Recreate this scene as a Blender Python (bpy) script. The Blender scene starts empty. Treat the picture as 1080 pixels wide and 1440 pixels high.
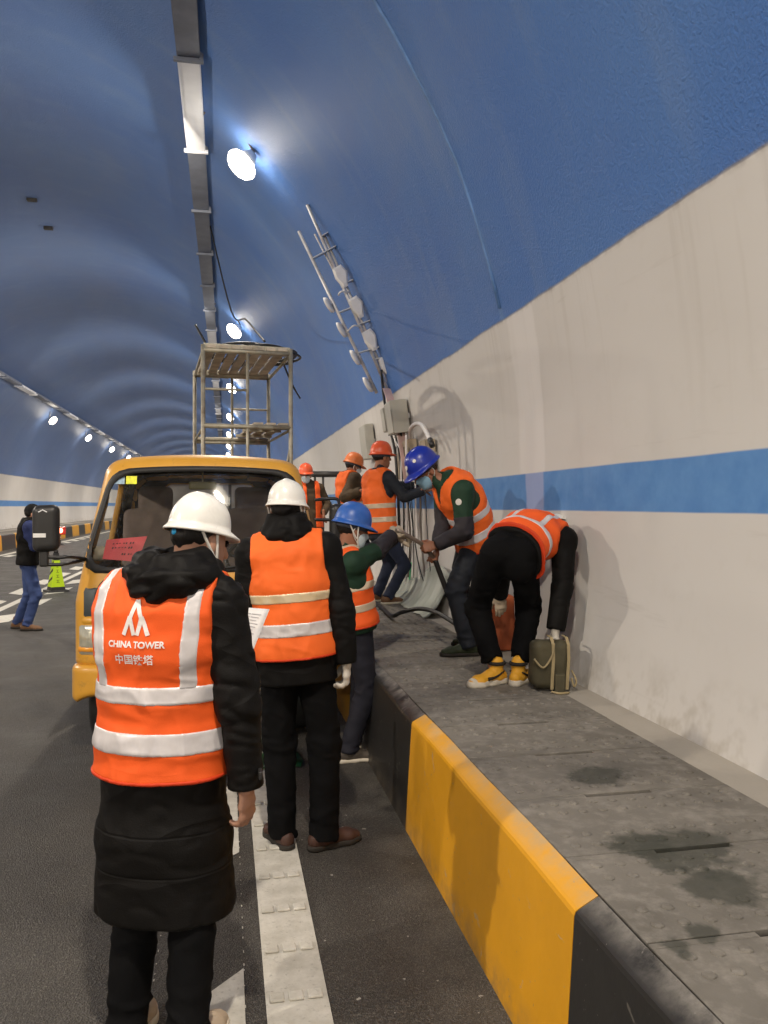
import bpy, bmesh, math, random
import numpy as np
from mathutils import Vector, Matrix
from mathutils.bvhtree import BVHTree

random.seed(7)
rng = np.random.RandomState(11)
C = bpy.context.scene.collection
SC = bpy.context.scene
R = math.radians

# ------------------------------------------------------------------ camera
CAMZ, FPX = 1.70, 1123.0
cam = bpy.data.cameras.new('camera')
cam.sensor_fit = 'VERTICAL'; cam.sensor_height = 36.0; cam.lens = 36.0 * FPX / 1440.0
cam.clip_start = 0.05; cam.clip_end = 600.0
camo = bpy.data.objects.new('camera', cam); C.objects.link(camo)
camo.location = (0, 0, CAMZ)
camo.rotation_euler = (R(90 - 0.46), 0, -math.atan(222.0 / FPX))
SC.camera = camo
_CR = camo.rotation_euler.to_matrix()

def U(px, py, zc):
    """world point seen at photograph pixel (px,py) at depth zc metres"""
    v = _CR @ Vector(((px - 540) / FPX * zc, -(py - 720) / FPX * zc, -zc))
    return Vector((v.x, v.y, v.z + CAMZ))

# ------------------------------------------------------------------ world, exposure
w = bpy.data.worlds.new('World'); SC.world = w; w.use_nodes = True
nt = w.node_tree
sky = nt.nodes.new('ShaderNodeTexSky'); sky.sky_type = 'NISHITA'; sky.sun_disc = False
sky.sun_elevation = R(4); sky.sun_rotation = R(140)
nt.links.new(sky.outputs[0], nt.nodes['Background'].inputs[0])
nt.nodes['Background'].inputs[1].default_value = 0.05
SC.view_settings.view_transform = 'Standard'; SC.view_settings.look = 'None'
SC.view_settings.exposure = 0.33; SC.view_settings.gamma = 1.0
cy = SC.cycles
cy.use_denoising = True
cy.use_adaptive_sampling = True; cy.adaptive_threshold = 0.03; cy.adaptive_min_samples = 16
try: cy.denoiser = 'OPENIMAGEDENOISE'
except Exception: pass
cy.max_bounces = 6; cy.diffuse_bounces = 3; cy.glossy_bounces = 2; cy.transmission_bounces = 6
cy.transparent_max_bounces = 8; cy.sample_clamp_indirect = 4.0; cy.caustics_reflective = False; cy.caustics_refractive = False
LAMP_POWER = 320.0
LAMP_COL = (1.0, 0.885, 0.735)

# ------------------------------------------------------------------ node helpers / materials
class NT:
    def __init__(s, name):
        s.m = bpy.data.materials.new(name); s.m.use_nodes = True
        s.t = s.m.node_tree; s.b = s.t.nodes['Principled BSDF']
    def n(s, typ, **kw):
        nd = s.t.nodes.new(typ)
        for k, v in kw.items():
            if k.startswith('i_'): nd.inputs[int(k[2:]) if k[2:].isdigit() else k[2:]].default_value = v
            else: setattr(nd, k, v)
        return nd
    def put(s, sock, v):
        if hasattr(v, 'is_output') or isinstance(v, bpy.types.NodeSocket): s.t.links.new(v, sock)
        else: sock.default_value = v
    def math(s, op, a, b=0.0, c=None, clamp=False):
        nd = s.n('ShaderNodeMath', operation=op, use_clamp=clamp)
        s.put(nd.inputs[0], a); s.put(nd.inputs[1], b)
        if c is not None: s.put(nd.inputs[2], c)
        return nd.outputs[0]
    def mix(s, f, a, b, mode='MIX'):
        nd = s.n('ShaderNodeMixRGB', blend_type=mode)
        s.put(nd.inputs[0], f)
        s.put(nd.inputs[1], a if not isinstance(a, tuple) else (*a[:3], 1)); s.put(nd.inputs[2], b if not isinstance(b, tuple) else (*b[:3], 1))
        return nd.outputs[0]
    def step(s, v, edge, soft=0.002):
        nd = s.n('ShaderNodeMapRange'); nd.interpolation_type = 'SMOOTHSTEP'
        s.put(nd.inputs[0], v); nd.inputs[1].default_value = edge - soft; nd.inputs[2].default_value = edge + soft
        return nd.outputs[0]
    def ramp(s, v, lo, hi, o0=0.0, o1=1.0):
        nd = s.n('ShaderNodeMapRange'); s.put(nd.inputs[0], v)
        for i, q in enumerate((lo, hi, o0, o1)): nd.inputs[i + 1].default_value = q
        return nd.outputs[0]
    def noise(s, scale, detail=2.0, rough=0.55, vec=None, stretch=None, dist=0.0):
        nd = s.n('ShaderNodeTexNoise')
        nd.inputs['Scale'].default_value = scale; nd.inputs['Detail'].default_value = detail
        nd.inputs['Roughness'].default_value = rough; nd.inputs['Distortion'].default_value = dist
        v = vec if vec is not None else s.obj()
        if stretch:
            mp = s.n('ShaderNodeMapping'); mp.inputs['Scale'].default_value = stretch
            s.t.links.new(v, mp.inputs[0]); v = mp.outputs[0]
        s.t.links.new(v, nd.inputs['Vector'])
        return nd.outputs[0]
    def obj(s):
        if not hasattr(s, '_tc'): s._tc = s.n('ShaderNodeTexCoord')
        return s._tc.outputs['Object']
    def xyz(s):
        if not hasattr(s, '_sx'):
            s._sx = s.n('ShaderNodeSeparateXYZ'); s.t.links.new(s.obj(), s._sx.inputs[0])
        return s._sx.outputs
    def bump(s, h, strength=0.3, dist=0.01):
        nd = s.n('ShaderNodeBump'); nd.inputs['Strength'].default_value = strength; nd.inputs['Distance'].default_value = dist
        s.t.links.new(h, nd.inputs['Height']); s.t.links.new(nd.outputs[0], s.b.inputs['Normal'])
    def set(s, **kw):
        for k, v in kw.items():
            sk = s.b.inputs[k.replace('_', ' ')]
            if isinstance(v, tuple): v = (*v[:3], 1)
            s.put(sk, v)
        return s.m

def mat(name, col, rough=0.6, metal=0.0, var=0.12, vscale=6.0, bscale=0.0, bstr=0.2, bdist=0.004, dirt=None, dscale=3.0, damt=0.5, spec=None, coat=0.0):
    k = NT(name)
    nz = k.noise(vscale, 4.0)
    c = k.mix(k.ramp(nz, 0.3, 0.7), tuple(x * (1 - var) for x in col), tuple(min(1, x * (1 + var)) for x in col))
    if dirt:
        d = k.noise(dscale, 6.0, 0.65)
        c = k.mix(k.math('MULTIPLY', k.ramp(d, 0.48, 0.72), damt, clamp=True), c, dirt)
    k.set(Base_Color=c, Roughness=k.ramp(nz, 0.2, 0.8, max(0.02, rough - 0.06), min(1, rough + 0.06)), Metallic=metal)
    if spec is not None: k.set(Specular_IOR_Level=spec)
    if coat: k.set(Coat_Weight=coat, Coat_Roughness=0.15)
    if bscale: k.bump(k.noise(bscale, 4.0), bstr, bdist)
    return k.m

def emis(name, col, strength):
    k = NT(name); k.set(Base_Color=col, Emission_Color=col, Emission_Strength=strength); return k.m

# ------------------------------------------------------------------ object helpers
def tag(o, label=None, cat=None, group=None, kind=None):
    if label: o['label'] = label
    if cat: o['category'] = cat
    if group: o['group'] = group
    if kind: o['kind'] = kind
    return o
def empty(name, loc, label=None, cat=None, group=None):
    o = bpy.data.objects.new(name, None); C.objects.link(o); o.location = loc; o.empty_display_size = 0.2
    return tag(o, label, cat, group)
def worldloc(o):
    v = Vector((0, 0, 0))
    while o is not None: v += o.location; o = o.parent
    return v
def link(name, me, parent=None, loc=None):
    o = bpy.data.objects.new(name, me); C.objects.link(o)
    if parent: o.parent = parent
    if loc is not None: o.location = loc
    return o
def mesh_obj(name, V, F, m, parent=None, smooth=True, origin=None):
    """V in world coordinates"""
    V = np.asarray(V, dtype=float).reshape(-1, 3)
    base = worldloc(parent) if parent else Vector(origin if origin is not None else (0, 0, 0))
    me = bpy.data.meshes.new(name)
    me.from_pydata((V - np.array(base)).tolist(), [], [list(map(int, f)) for f in F])
    for q in (m if isinstance(m, (list, tuple)) else [m]): me.materials.append(q)
    if smooth: me.polygons.foreach_set('use_smooth', [True] * len(me.polygons))
    me.update()
    o = link(name, me, parent)
    if not parent and origin is not None: o.location = origin
    return o

class MB:
    """collects shapes (world coordinates) into one mesh"""
    def __init__(s): s.v = []; s.f = []
    def add(s, V, F):
        o = len(s.v); s.v += [tuple(map(float, v)) for v in V]; s.f += [[i + o for i in f] for f in F]; return s
    def box(s, lo, hi, bev=0.0, M=None):
        lo = Vector(lo); hi = Vector(hi); c = (lo + hi) / 2; h = (hi - lo) / 2
        bm = bmesh.new(); bmesh.ops.create_cube(bm, size=2.0)
        for v in bm.verts: v.co = Vector((v.co.x * h.x, v.co.y * h.y, v.co.z * h.z))
        if bev > 0: bmesh.ops.bevel(bm, geom=bm.edges[:], offset=bev, segments=2, profile=0.5, affect='EDGES')
        for v in bm.verts: v.co = (M @ (v.co + c)) if M else v.co + c
        bm.verts.index_update()
        s.add([v.co for v in bm.verts], [[v.index for v in f.verts] for f in bm.faces]); bm.free(); return s
    def obox(s, c, ax, ay, az, bev=0.0):
        """box at centre c with half-axis vectors"""
        ax, ay, az = Vector(ax), Vector(ay), Vector(az)
        h = (ax.length, ay.length, az.length)
        M = Matrix(((ax.x / h[0], ay.x / h[1], az.x / h[2], c[0]), (ax.y / h[0], ay.y / h[1], az.y / h[2], c[1]), (ax.z / h[0], ay.z / h[1], az.z / h[2], c[2]), (0, 0, 0, 1)))
        return s.box((-h[0], -h[1], -h[2]), h, bev, M)
    def tube(s, pts, r, n=8, cap=True):
        pts = [Vector(p) for p in pts]; N = len(pts)
        rs = r if isinstance(r, (list, tuple)) else [r] * N
        V = []; F = []; prev = None
        for i, p in enumerate(pts):
            d = (pts[min(i + 1, N - 1)] - pts[max(i - 1, 0)]).normalized()
            if prev is None:
                prev = d.orthogonal().normalized()
            a = (prev - d * prev.dot(d)).normalized(); b = d.cross(a); prev = a
            for k in range(n):
                t = 2 * math.pi * k / n
                V.append(p + a * (rs[i] * math.cos(t)) + b * (rs[i] * math.sin(t)))
        for i in range(N - 1):
            for k in range(n):
                F.append([i * n + k, i * n + (k + 1) % n, (i + 1) * n + (k + 1) % n, (i + 1) * n + k])
        if cap: F.append(list(range(n))[::-1]); F.append([(N - 1) * n + k for k in range(n)])
        return s.add(V, F)
    def lathe(s, prof, c, n=24, ax=None, ay=None, az=None):
        """prof [(r,h)...]; axis az"""
        c = Vector(c); ax = Vector(ax or (1, 0, 0)); ay = Vector(ay or (0, 1, 0)); az = Vector(az or (0, 0, 1))
        V = []; F = []
        for (r, h) in prof:
            for k in range(n):
                t = 2 * math.pi * k / n
                V.append(c + ax * (r * math.cos(t)) + ay * (r * math.sin(t)) + az * h)
        for i in range(len(prof) - 1):
            for k in range(n):
                F.append([i * n + k, i * n + (k + 1) % n, (i + 1) * n + (k + 1) % n, (i + 1) * n + k])
        F.append(list(range(n))[::-1]); F.append([(len(prof) - 1) * n + k for k in range(n)])
        return s.add(V, F)
    def build(s, name, m, parent=None, smooth=False, origin=None):
        o = mesh_obj(name, s.v, s.f, m, parent, smooth, origin)
        return o

def spline(pts, n=8):
    """Catmull-Rom through points"""
    P = [Vector(p) for p in pts]; out = []
    for i in range(len(P) - 1):
        p0 = P[max(i - 1, 0)]; p1 = P[i]; p2 = P[i + 1]; p3 = P[min(i + 2, len(P) - 1)]
        for k in range(n):
            t = k / n
            out.append(0.5 * ((2 * p1) + (p2 - p0) * t + (2 * p0 - 5 * p1 + 4 * p2 - p3) * t * t + (3 * p1 - p0 - 3 * p2 + p3) * t ** 3))
    out.append(P[-1]); return out

# numpy value noise ------------------------------------------------
_T = rng.rand(32, 32, 32).astype(np.float32)
def vnoise(P):
    i = np.floor(P).astype(int); f = P - i; f = f * f * (3 - 2 * f); i = i & 31; j = (i + 1) & 31
    def g(a, b, c): return _T[a, b, c]
    x0, y0, z0 = i.T; x1, y1, z1 = j.T; fx, fy, fz = f.T
    return ((g(x0, y0, z0) * (1 - fx) + g(x1, y0, z0) * fx) * (1 - fy) + (g(x0, y1, z0) * (1 - fx) + g(x1, y1, z0) * fx) * fy) * (1 - fz) + \
           ((g(x0, y0, z1) * (1 - fx) + g(x1, y0, z1) * fx) * (1 - fy) + (g(x0, y1, z1) * (1 - fx) + g(x1, y1, z1) * fx) * fy) * fz
def fbm(P, oct=3):
    a = 0; s = 0.5
    for k in range(oct): a = a + s * vnoise(P * (2 ** k) + 7.3 * k); s *= 0.5
    return a / (1 - 0.5 ** oct)
# ================================================================== SETTING: tunnel
ACX, ACZ, ARAD, KCX = -4.00, 1.93, 6.26, -3.65          # arch circle centre and radius (cross-section)
Y0, Y1 = -46.0, 400.0
WK_Z = 0.60                                  # raised walkway height
def arch_x(z, side=1): return ACX + side * math.sqrt(max(0, ARAD ** 2 - (z - ACZ) ** 2))

# --- materials of the setting
def m_lining():
    k = NT('lining_paint'); x, y, z = k.xyz()
    wob = k.math('MULTIPLY_ADD', k.noise(1.3, 3.0), 0.035, -0.018)
    zz = k.math('ADD', z, wob)
    big = k.noise(0.5, 2.0); fine = k.noise(7.0, 3.0, 0.6)
    white = k.mix(k.ramp(big, 0.3, 0.7), (0.58, 0.555, 0.52), (0.64, 0.62, 0.59))
    white = k.mix(k.math('MULTIPLY', k.ramp(fine, 0.55, 0.8), 0.12), white, (0.46, 0.42, 0.37))
    # scuffs and dirt low on the wall
    low = k.math('MULTIPLY', k.ramp(z, 0.60, 0.95, 1.0, 0.0), k.ramp(k.noise(5.0, 3.0, 0.7), 0.45, 0.65))
    white = k.mix(k.math('MULTIPLY', low, 0.65, clamp=True), white, (0.33, 0.29, 0.23))
    scr = k.noise(2.2, 4.0, 0.75, stretch=(1, 0.25, 3.0))
    white = k.mix(k.math('MULTIPLY', k.ramp(scr, 0.62, 0.74), 0.35, clamp=True), white, (0.40, 0.37, 0.33))
    dp_ = k.noise(1.6, 3.0, 0.6, stretch=(1.0, 5.0, 0.30))
    white = k.mix(k.math('MULTIPLY', k.math('MULTIPLY', k.ramp(dp_, 0.55, 0.72), k.ramp(z, 1.9, 3.1)), 0.28, clamp=True), white, (0.40, 0.36, 0.31))
    # repaired construction joint: paler strip at y = 5.4..6.0
    yw = k.math('ADD', y, k.math('MULTIPLY_ADD', k.noise(2.0, 2.0), 0.10, -0.05))
    strip = k.math('MULTIPLY', k.step(yw, 5.42, 0.02), k.math('SUBTRACT', 1.0, k.step(yw, 5.92, 0.04)))
    white = k.mix(k.math('MULTIPLY', strip, 0.40), white, (0.78, 0.76, 0.74))
    blue = k.mix(k.ramp(k.noise(0.35, 3.0), 0.3, 0.7), (0.038, 0.132, 0.42), (0.070, 0.178, 0.45))
    blue = k.mix(k.math('MULTIPLY', k.ramp(k.noise(0.8, 4.0, 0.65, stretch=(1.0, 0.35, 1.0)), 0.45, 0.75), 0.30, clamp=True), blue, (0.17, 0.195, 0.30))
    blue = k.mix(k.math('MULTIPLY', k.ramp(x, 0.6, -3.6, 0.0, 1.0), 0.50), blue, (0.165, 0.195, 0.27))      # lamp sheen and haze painted in: greyer blue away from the right wall
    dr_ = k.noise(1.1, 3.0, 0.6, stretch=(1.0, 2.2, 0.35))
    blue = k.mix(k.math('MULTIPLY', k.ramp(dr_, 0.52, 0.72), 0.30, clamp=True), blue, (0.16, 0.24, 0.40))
    # faint pale line along the formwork joint
    jl = k.math('SUBTRACT', 1.0, k.step(k.math('ABSOLUTE', k.math('SUBTRACT', yw, 6.0)), 0.035, 0.025))
    blue = k.mix(k.math('MULTIPLY', jl, 0.3), blue, (0.16, 0.29, 0.48))
    stripe = k.mix(k.ramp(fine, 0.3, 0.7), (0.075, 0.215, 0.50), (0.11, 0.27, 0.56))
    stripe = k.mix(k.math('MULTIPLY', k.math('MULTIPLY', k.step(yw, 5.45, 0.02), k.math('SUBTRACT', 1.0, k.step(yw, 5.80, 0.02))), 0.6), stripe, (0.42, 0.45, 0.66))
    zs = k.math('ADD', z, k.math('MULTIPLY_ADD', k.noise(0.9, 2.0), 0.016, -0.008))
    isst = k.math('MULTIPLY', k.step(zs, 1.665, 0.006), k.math('SUBTRACT', 1.0, k.step(zs, 1.945, 0.006)))
    c = k.mix(isst, white, stripe)
    edge = k.math('SUBTRACT', 1.0, k.step(k.math('ABSOLUTE', k.math('SUBTRACT', zz, 3.155)), 0.012, 0.02))
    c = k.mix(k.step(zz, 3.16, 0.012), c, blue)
    c = k.mix(k.math('MULTIPLY', k.math('MULTIPLY', edge, k.ramp(fine, 0.4, 0.7)), 0.6), c, (0.20, 0.18, 0.17))
    up = k.step(zz, 3.16, 0.01)
    k.set(Base_Color=c, Roughness=k.mix(up, (0.55, 0.55, 0.55), (0.5, 0.5, 0.5)), Specular_IOR_Level=0.35)
    h1 = k.noise(48.0, 3.0, 0.7); h2 = k.noise(1.6, 2.0, stretch=(1, 0.6, 1))
    hh = k.math('ADD', k.math('MULTIPLY', k.math('MULTIPLY', h1, up), 0.9), k.math('MULTIPLY', h2, 0.9))
    k.bump(hh, 0.55, 0.02)
    return k.m

def m_asphalt():
    k = NT('asphalt'); x, y, z = k.xyz()
    n1 = k.noise(0.9, 3.0, 0.6); n2 = k.noise(75.0, 2.0, 0.8); n3 = k.noise(2.6, 4.0, 0.65)
    c = k.mix(k.ramp(n1, 0.3, 0.7), (0.022, 0.0195, 0.017), (0.050, 0.045, 0.039))
    c = k.mix(k.math('MULTIPLY', k.ramp(n3, 0.5, 0.75), 0.5, clamp=True), c, (0.075, 0.069, 0.060))
    c = k.mix(k.math('MULTIPLY', k.ramp(n2, 0.50, 0.70), 0.65, clamp=True), c, (0.145, 0.134, 0.116))
    vo = k.n('ShaderNodeTexVoronoi'); vo.inputs['Scale'].default_value = 150.0; k.t.links.new(k.obj(), vo.inputs['Vector'])
    sc = k.n('ShaderNodeSeparateColor'); k.t.links.new(vo.outputs['Color'], sc.inputs[0])
    sp = k.math('MULTIPLY', k.math('LESS_THAN', vo.outputs['Distance'], 0.30), k.math('GREATER_THAN', sc.outputs[0], 0.70))
    c = k.mix(k.math('MULTIPLY', sp, k.ramp(n3, 0.3, 0.7, 0.15, 0.6)), c, (0.30, 0.28, 0.245))
    gr = k.math('GREATER_THAN', k.noise(26.0, 2.0, 0.4), 0.735)      # paint crumbs and litter near the kerb
    c = k.mix(k.math('MULTIPLY', gr, k.math('MULTIPLY', k.step(x, 0.25, 0.3), 0.7)), c, (0.5, 0.48, 0.43))
    dust = k.math('MULTIPLY', k.ramp(x, 0.62, 0.92), k.ramp(k.noise(6.0, 5.0), 0.35, 0.7))
    c = k.mix(k.math('MULTIPLY', dust, 0.35, clamp=True), c, (0.17, 0.155, 0.13))
    k.set(Base_Color=c, Roughness=k.ramp(n3, 0.3, 0.7, 0.5, 0.75), Specular_IOR_Level=0.5)
    k.bump(k.math('ADD', vo.outputs['Distance'], k.math('MULTIPLY', n2, 0.7)), 0.7, 0.008)
    return k.m

def m_roadpaint():
    k = NT('road_marking_paint')
    w = k.ramp(k.noise(9.0, 6.0, 0.7), 0.35, 0.65)
    c = k.mix(w, (0.62, 0.60, 0.54), (0.46, 0.44, 0.38))
    c = k.mix(k.math('MULTIPLY', k.ramp(k.noise(60.0, 4.0, 0.7), 0.58, 0.7), 0.5), c, (0.16, 0.15, 0.13))
    c = k.mix(k.math('MULTIPLY', k.ramp(k.noise(2.0, 5.0, 0.7), 0.5, 0.75), 0.5, clamp=True), c, (0.30, 0.28, 0.24))
    k.set(Base_Color=c, Roughness=0.6); k.bump(k.noise(120.0, 3.0), 0.3, 0.003); return k.m

def m_slab():
    k = NT('walkway_slab_concrete')
    oi = k.n('ShaderNodeObjectInfo')
    geo = k.n('ShaderNodeNewGeometry'); pos = geo.outputs['Position']
    n1 = k.noise(2.2, 6.0, 0.65, vec=pos); n2 = k.noise(14.0, 5.0, 0.7, vec=pos)
    c = k.mix(k.ramp(n1, 0.3, 0.7), (0.115, 0.104, 0.087), (0.225, 0.205, 0.175))
    c = k.mix(k.math('MULTIPLY', k.ramp(oi.outputs['Random'], 0, 1), 0.35), c, (0.125, 0.115, 0.10))
    c = k.mix(k.math('MULTIPLY', k.ramp(n2, 0.47, 0.70), 0.55, clamp=True), c, (0.31, 0.285, 0.25))
    st = k.noise(1.35, 3.0, 0.5, vec=pos, dist=0.4)                        # oil and damp stains
    c = k.mix(k.math('MULTIPLY', k.ramp(st, 0.66, 0.72), 0.5, clamp=True), c, (0.055, 0.056, 0.045))
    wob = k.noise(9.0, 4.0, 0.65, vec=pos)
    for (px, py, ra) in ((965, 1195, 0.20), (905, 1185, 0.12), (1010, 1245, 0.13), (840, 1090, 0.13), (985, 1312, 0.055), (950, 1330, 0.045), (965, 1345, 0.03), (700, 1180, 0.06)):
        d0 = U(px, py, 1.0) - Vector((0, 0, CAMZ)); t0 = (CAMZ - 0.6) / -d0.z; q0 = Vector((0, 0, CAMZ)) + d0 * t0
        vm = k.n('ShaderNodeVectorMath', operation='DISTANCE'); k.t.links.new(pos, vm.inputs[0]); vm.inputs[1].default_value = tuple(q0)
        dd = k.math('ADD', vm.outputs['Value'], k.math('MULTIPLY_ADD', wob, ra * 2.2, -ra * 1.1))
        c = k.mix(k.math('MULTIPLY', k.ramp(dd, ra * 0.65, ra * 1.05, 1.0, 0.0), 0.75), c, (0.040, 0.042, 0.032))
    k.set(Base_Color=c, Roughness=k.ramp(st, 0.58, 0.66, 0.78, 0.5), Specular_IOR_Level=0.4)
    k.bump(k.math('ADD', n2, k.math('MULTIPLY', k.noise(90.0, 4.0, vec=pos), 0.6)), 0.35, 0.006); return k.m

def m_kerb(name, col, dark):
    k = NT(name); geo = k.n('ShaderNodeNewGeometry'); pos = geo.outputs['Position']
    sx = k.n('ShaderNodeSeparateXYZ'); k.t.links.new(pos, sx.inputs[0])
    n = k.noise(2.0, 5.0, 0.6, vec=pos)
    c = k.mix(k.ramp(n, 0.3, 0.7), tuple(v * 0.9 for v in col), tuple(min(1, v * 1.08) for v in col))
    scr = k.noise(4.0, 4.0, 0.85, vec=pos, stretch=(1, 1.0, 1.4), dist=1.2)
    c = k.mix(k.math('MULTIPLY', k.ramp(scr, 0.64, 0.67), 0.7, clamp=True), c, (0.50, 0.40, 0.26) if not dark else (0.16, 0.15, 0.13))
    sn = k.noise(3.2, 2.0, 0.5, vec=pos, stretch=(1, 1.0, 0.75), dist=0.4)
    sl_ = k.ramp(k.math('ABSOLUTE', k.math('SUBTRACT', sn, 0.5)), 0.0015, 0.004, 1.0, 0.0)
    sl_ = k.math('MULTIPLY', sl_, k.math('MULTIPLY', k.ramp(k.noise(1.7, 2.0, vec=pos), 0.50, 0.60), k.ramp(k.noise(60.0, 2.0, vec=pos), 0.42, 0.55)))
    c = k.mix(k.math('MULTIPLY', sl_, 0.0, clamp=True), c, (0.58, 0.46, 0.28))
    ch_ = k.ramp(k.noise(38.0, 3.0, 0.7, vec=pos), 0.69, 0.71)
    c = k.mix(k.math('MULTIPLY', ch_, 0.8), c, (0.33, 0.27, 0.18) if not dark else (0.19, 0.18, 0.16))
    # worn, dusty top edge and splash dirt at the foot
    top = k.math('MULTIPLY', k.ramp(sx.outputs[2], 0.565, 0.60), k.ramp(k.noise(7.0, 6.0, 0.7, vec=pos), 0.36, 0.6))
    c = k.mix(k.math('MULTIPLY', top, 0.8, clamp=True), c, (0.45, 0.33, 0.18) if not dark else (0.27, 0.25, 0.22))
    ft = k.math('MULTIPLY', k.ramp(sx.outputs[2], 0.0, 0.14, 1.0, 0.0), k.ramp(k.noise(10.0, 5.0, 0.7, vec=pos), 0.35, 0.65))
    c = k.mix(k.math('MULTIPLY', ft, 0.6, clamp=True), c, (0.16, 0.13, 0.09))
    k.set(Base_Color=c, Roughness=0.5, Specular_IOR_Level=0.4)
    k.bump(k.noise(22.0, 4.0, vec=pos), 0.25, 0.004); return k.m

M = {}
M['lining'] = m_lining(); M['asphalt'] = m_asphalt(); M['paint'] = m_roadpaint(); M['slab'] = m_slab()
M['kerb_y'] = m_kerb('kerb_yellow_paint', (0.72, 0.34, 0.012), False)
M['kerb_k'] = m_kerb('kerb_black_paint', (0.022, 0.021, 0.020), True)
M['mortar'] = mat('walkway_edge_mortar', (0.34, 0.31, 0.265), 0.85, var=0.2, vscale=3, bscale=40, bstr=0.3, dirt=(0.22, 0.2, 0.17))
M['trench'] = mat('dark_trench', (0.03, 0.028, 0.025), 0.9)
M['galv'] = mat('galvanised_steel', (0.58, 0.58, 0.58), 0.42, 0.5, var=0.15, vscale=15)
M['tray'] = mat('tray_fire_paint', (0.19, 0.21, 0.26), 0.5, 0.2, var=0.2, vscale=3)
M['tray_b'] = mat('tray_bare_sheet', (0.86, 0.88, 0.92), 0.5, 0.0, var=0.06, vscale=3)
M['dark_steel'] = mat('dark_steel', (0.045, 0.042, 0.04), 0.5, 0.5, var=0.3)
M['rubber'] = mat('black_rubber', (0.018, 0.018, 0.018), 0.55, var=0.3, vscale=20)
M['plastic_k'] = mat('black_plastic', (0.022, 0.021, 0.02), 0.42, var=0.2)

# --- lining (arch) with slight sag between formwork rings
NT_ = 72
ang = np.linspace(-math.asin((ACZ + 0.25) / ARAD), math.pi + math.asin((ACZ + 0.25) / ARAD), NT_)
ys = np.concatenate([np.arange(Y0, 40, 0.4), np.arange(40, 110, 1.5), np.linspace(110, Y1, 40)])
A, YY = np.meshgrid(ang, ys)
P = np.stack([np.cos(A).ravel() * 2.2, np.sin(A).ravel() * 2.2, YY.ravel() * 0.55], 1)
ring = np.floor((YY - 6.0) / 9.0)
rr = ARAD + 0.036 * (fbm(P + 40, 2).reshape(A.shape) - 0.5) + 0.010 * np.sin(ring * 12.9898) + 0.003 * (np.abs(((YY - 6.0) / 1.5) % 1 - 0.5) - 0.25) * (np.sin(A) > 0.5)
rr = np.where((np.sin(A) < 0.25), ARAD + 0.012 * (fbm(P * 0.6 + 9, 2).reshape(A.shape) - 0.5), rr)
V = np.stack([ACX + np.cos(A) * rr, YY, ACZ + np.sin(A) * rr], -1).reshape(-1, 3)
F = []
ny = len(ys)
for j in range(ny - 1):
    for i in range(NT_ - 1):
        a = j * NT_ + i
        F.append((a, a + 1, a + NT_ + 1, a + NT_))
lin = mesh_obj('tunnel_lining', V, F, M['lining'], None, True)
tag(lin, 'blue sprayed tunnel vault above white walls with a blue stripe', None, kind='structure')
# recessed formwork joint ring as a real raised bead near the camera
pts = []
for i in range(60):
    a = R(-12) + (math.pi + R(24)) * i / 59
    pts.append((ACX + math.cos(a) * (ARAD - 0.004), 6.0 + 0.015 * math.sin(i * 1.7), ACZ + math.sin(a) * (ARAD - 0.004)))
M['joint'] = mat('joint_sealant', (0.095, 0.20, 0.42), 0.6, var=0.3, vscale=5)
b = MB(); b.tube([p for p in pts if p[2] > 3.17], 0.016, 6); o = b.build('joint_bead', M['joint'], lin, True)

# --- road
b = MB()
xs = [-9.9] + [-8.5 + 0.5 * i for i in range(20)] + [1.2]
b.add([(-8.6, Y0, 0), (1.2, Y0, 0), (1.2, Y1, 0), (-8.6, Y1, 0)], [(0, 1, 2, 3)])
road = b.build('road', M['asphalt']); tag(road, 'dark speckled asphalt carriageway of the tunnel', kind='structure')

# --- painted markings
def para(b, x0, x1, y0, y1, sl, z=0.004):
    b.add([(x0, y0, z), (x1, y0 + sl, z), (x1, y1 + sl, z), (x0, y1, z)], [(0, 1, 2, 3)])
b = MB()
para(b, 0.13, 0.343, Y0, 120, 0)
edge = b.build('edge_line', M['paint'], road)
rm = MB()
seg = MB()
# rumble bars on the edge line, three raised ribs each
def ribmesh():
    q = MB()
    for i in range(3):
        q.box((0.142 + i * 0.066, -0.024, 0.004), (0.142 + i * 0.066 + 0.052, 0.024, 0.015), 0.005)
    return q
first = None
for i in range(60):
    y = -0.3 + i * 0.305
    if first is None:
        first = ribmesh().build('rumble_rib', M['paint'], road); first.location = (0, y, 0)
    else:
        o = link('rumble_rib', first.data, road, (0, y, 0))
def dash(x0, x1, y0, y1, sl):
    q = MB(); para(q, x0, x1, y0, y1, sl); return q.build('slanted_dash', M['paint'], road)
for i in range(22):                                           # rhombus dashes by the edge line
    y = -2.02 + 2.0 * i
    dash(-0.25, 0.06, y - 0.35, y + 0.65, 0.33)
for i in range(24):
    y = 0.2 + 2.0 * i
    dash(-4.12, -3.82, y + 0.3, y + 1.3, -0.3); dash(-3.42, -3.12, y, y + 1.0, 0.3)
    dash(-7.32, -7.02, y + 0.3, y + 1.3, -0.3)
cl = MB()                                                      # dotted setting-out lines left by the marking crew
for xx in (0.062, -0.256):
    yy = 1.6
    while yy < 9:
        L_ = random.uniform(0.006, 0.02); w_ = random.uniform(0.001, 0.0025)
        para(cl, xx - w_, xx + w_, yy, yy + L_, 0, 0.0035); yy += L_ + random.uniform(0.02, 0.11)
tag(cl.build('setting_out_dots', M['paint'], road), kind='stuff')
b = MB(); para(b, -3.69, -3.55, Y0, 120, 0); b.build('lane_line', M['paint'], road)
b = MB(); para(b, -7.62, -7.42, Y0, 120, 0); b.build('edge_line', M['paint'], road)

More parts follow.
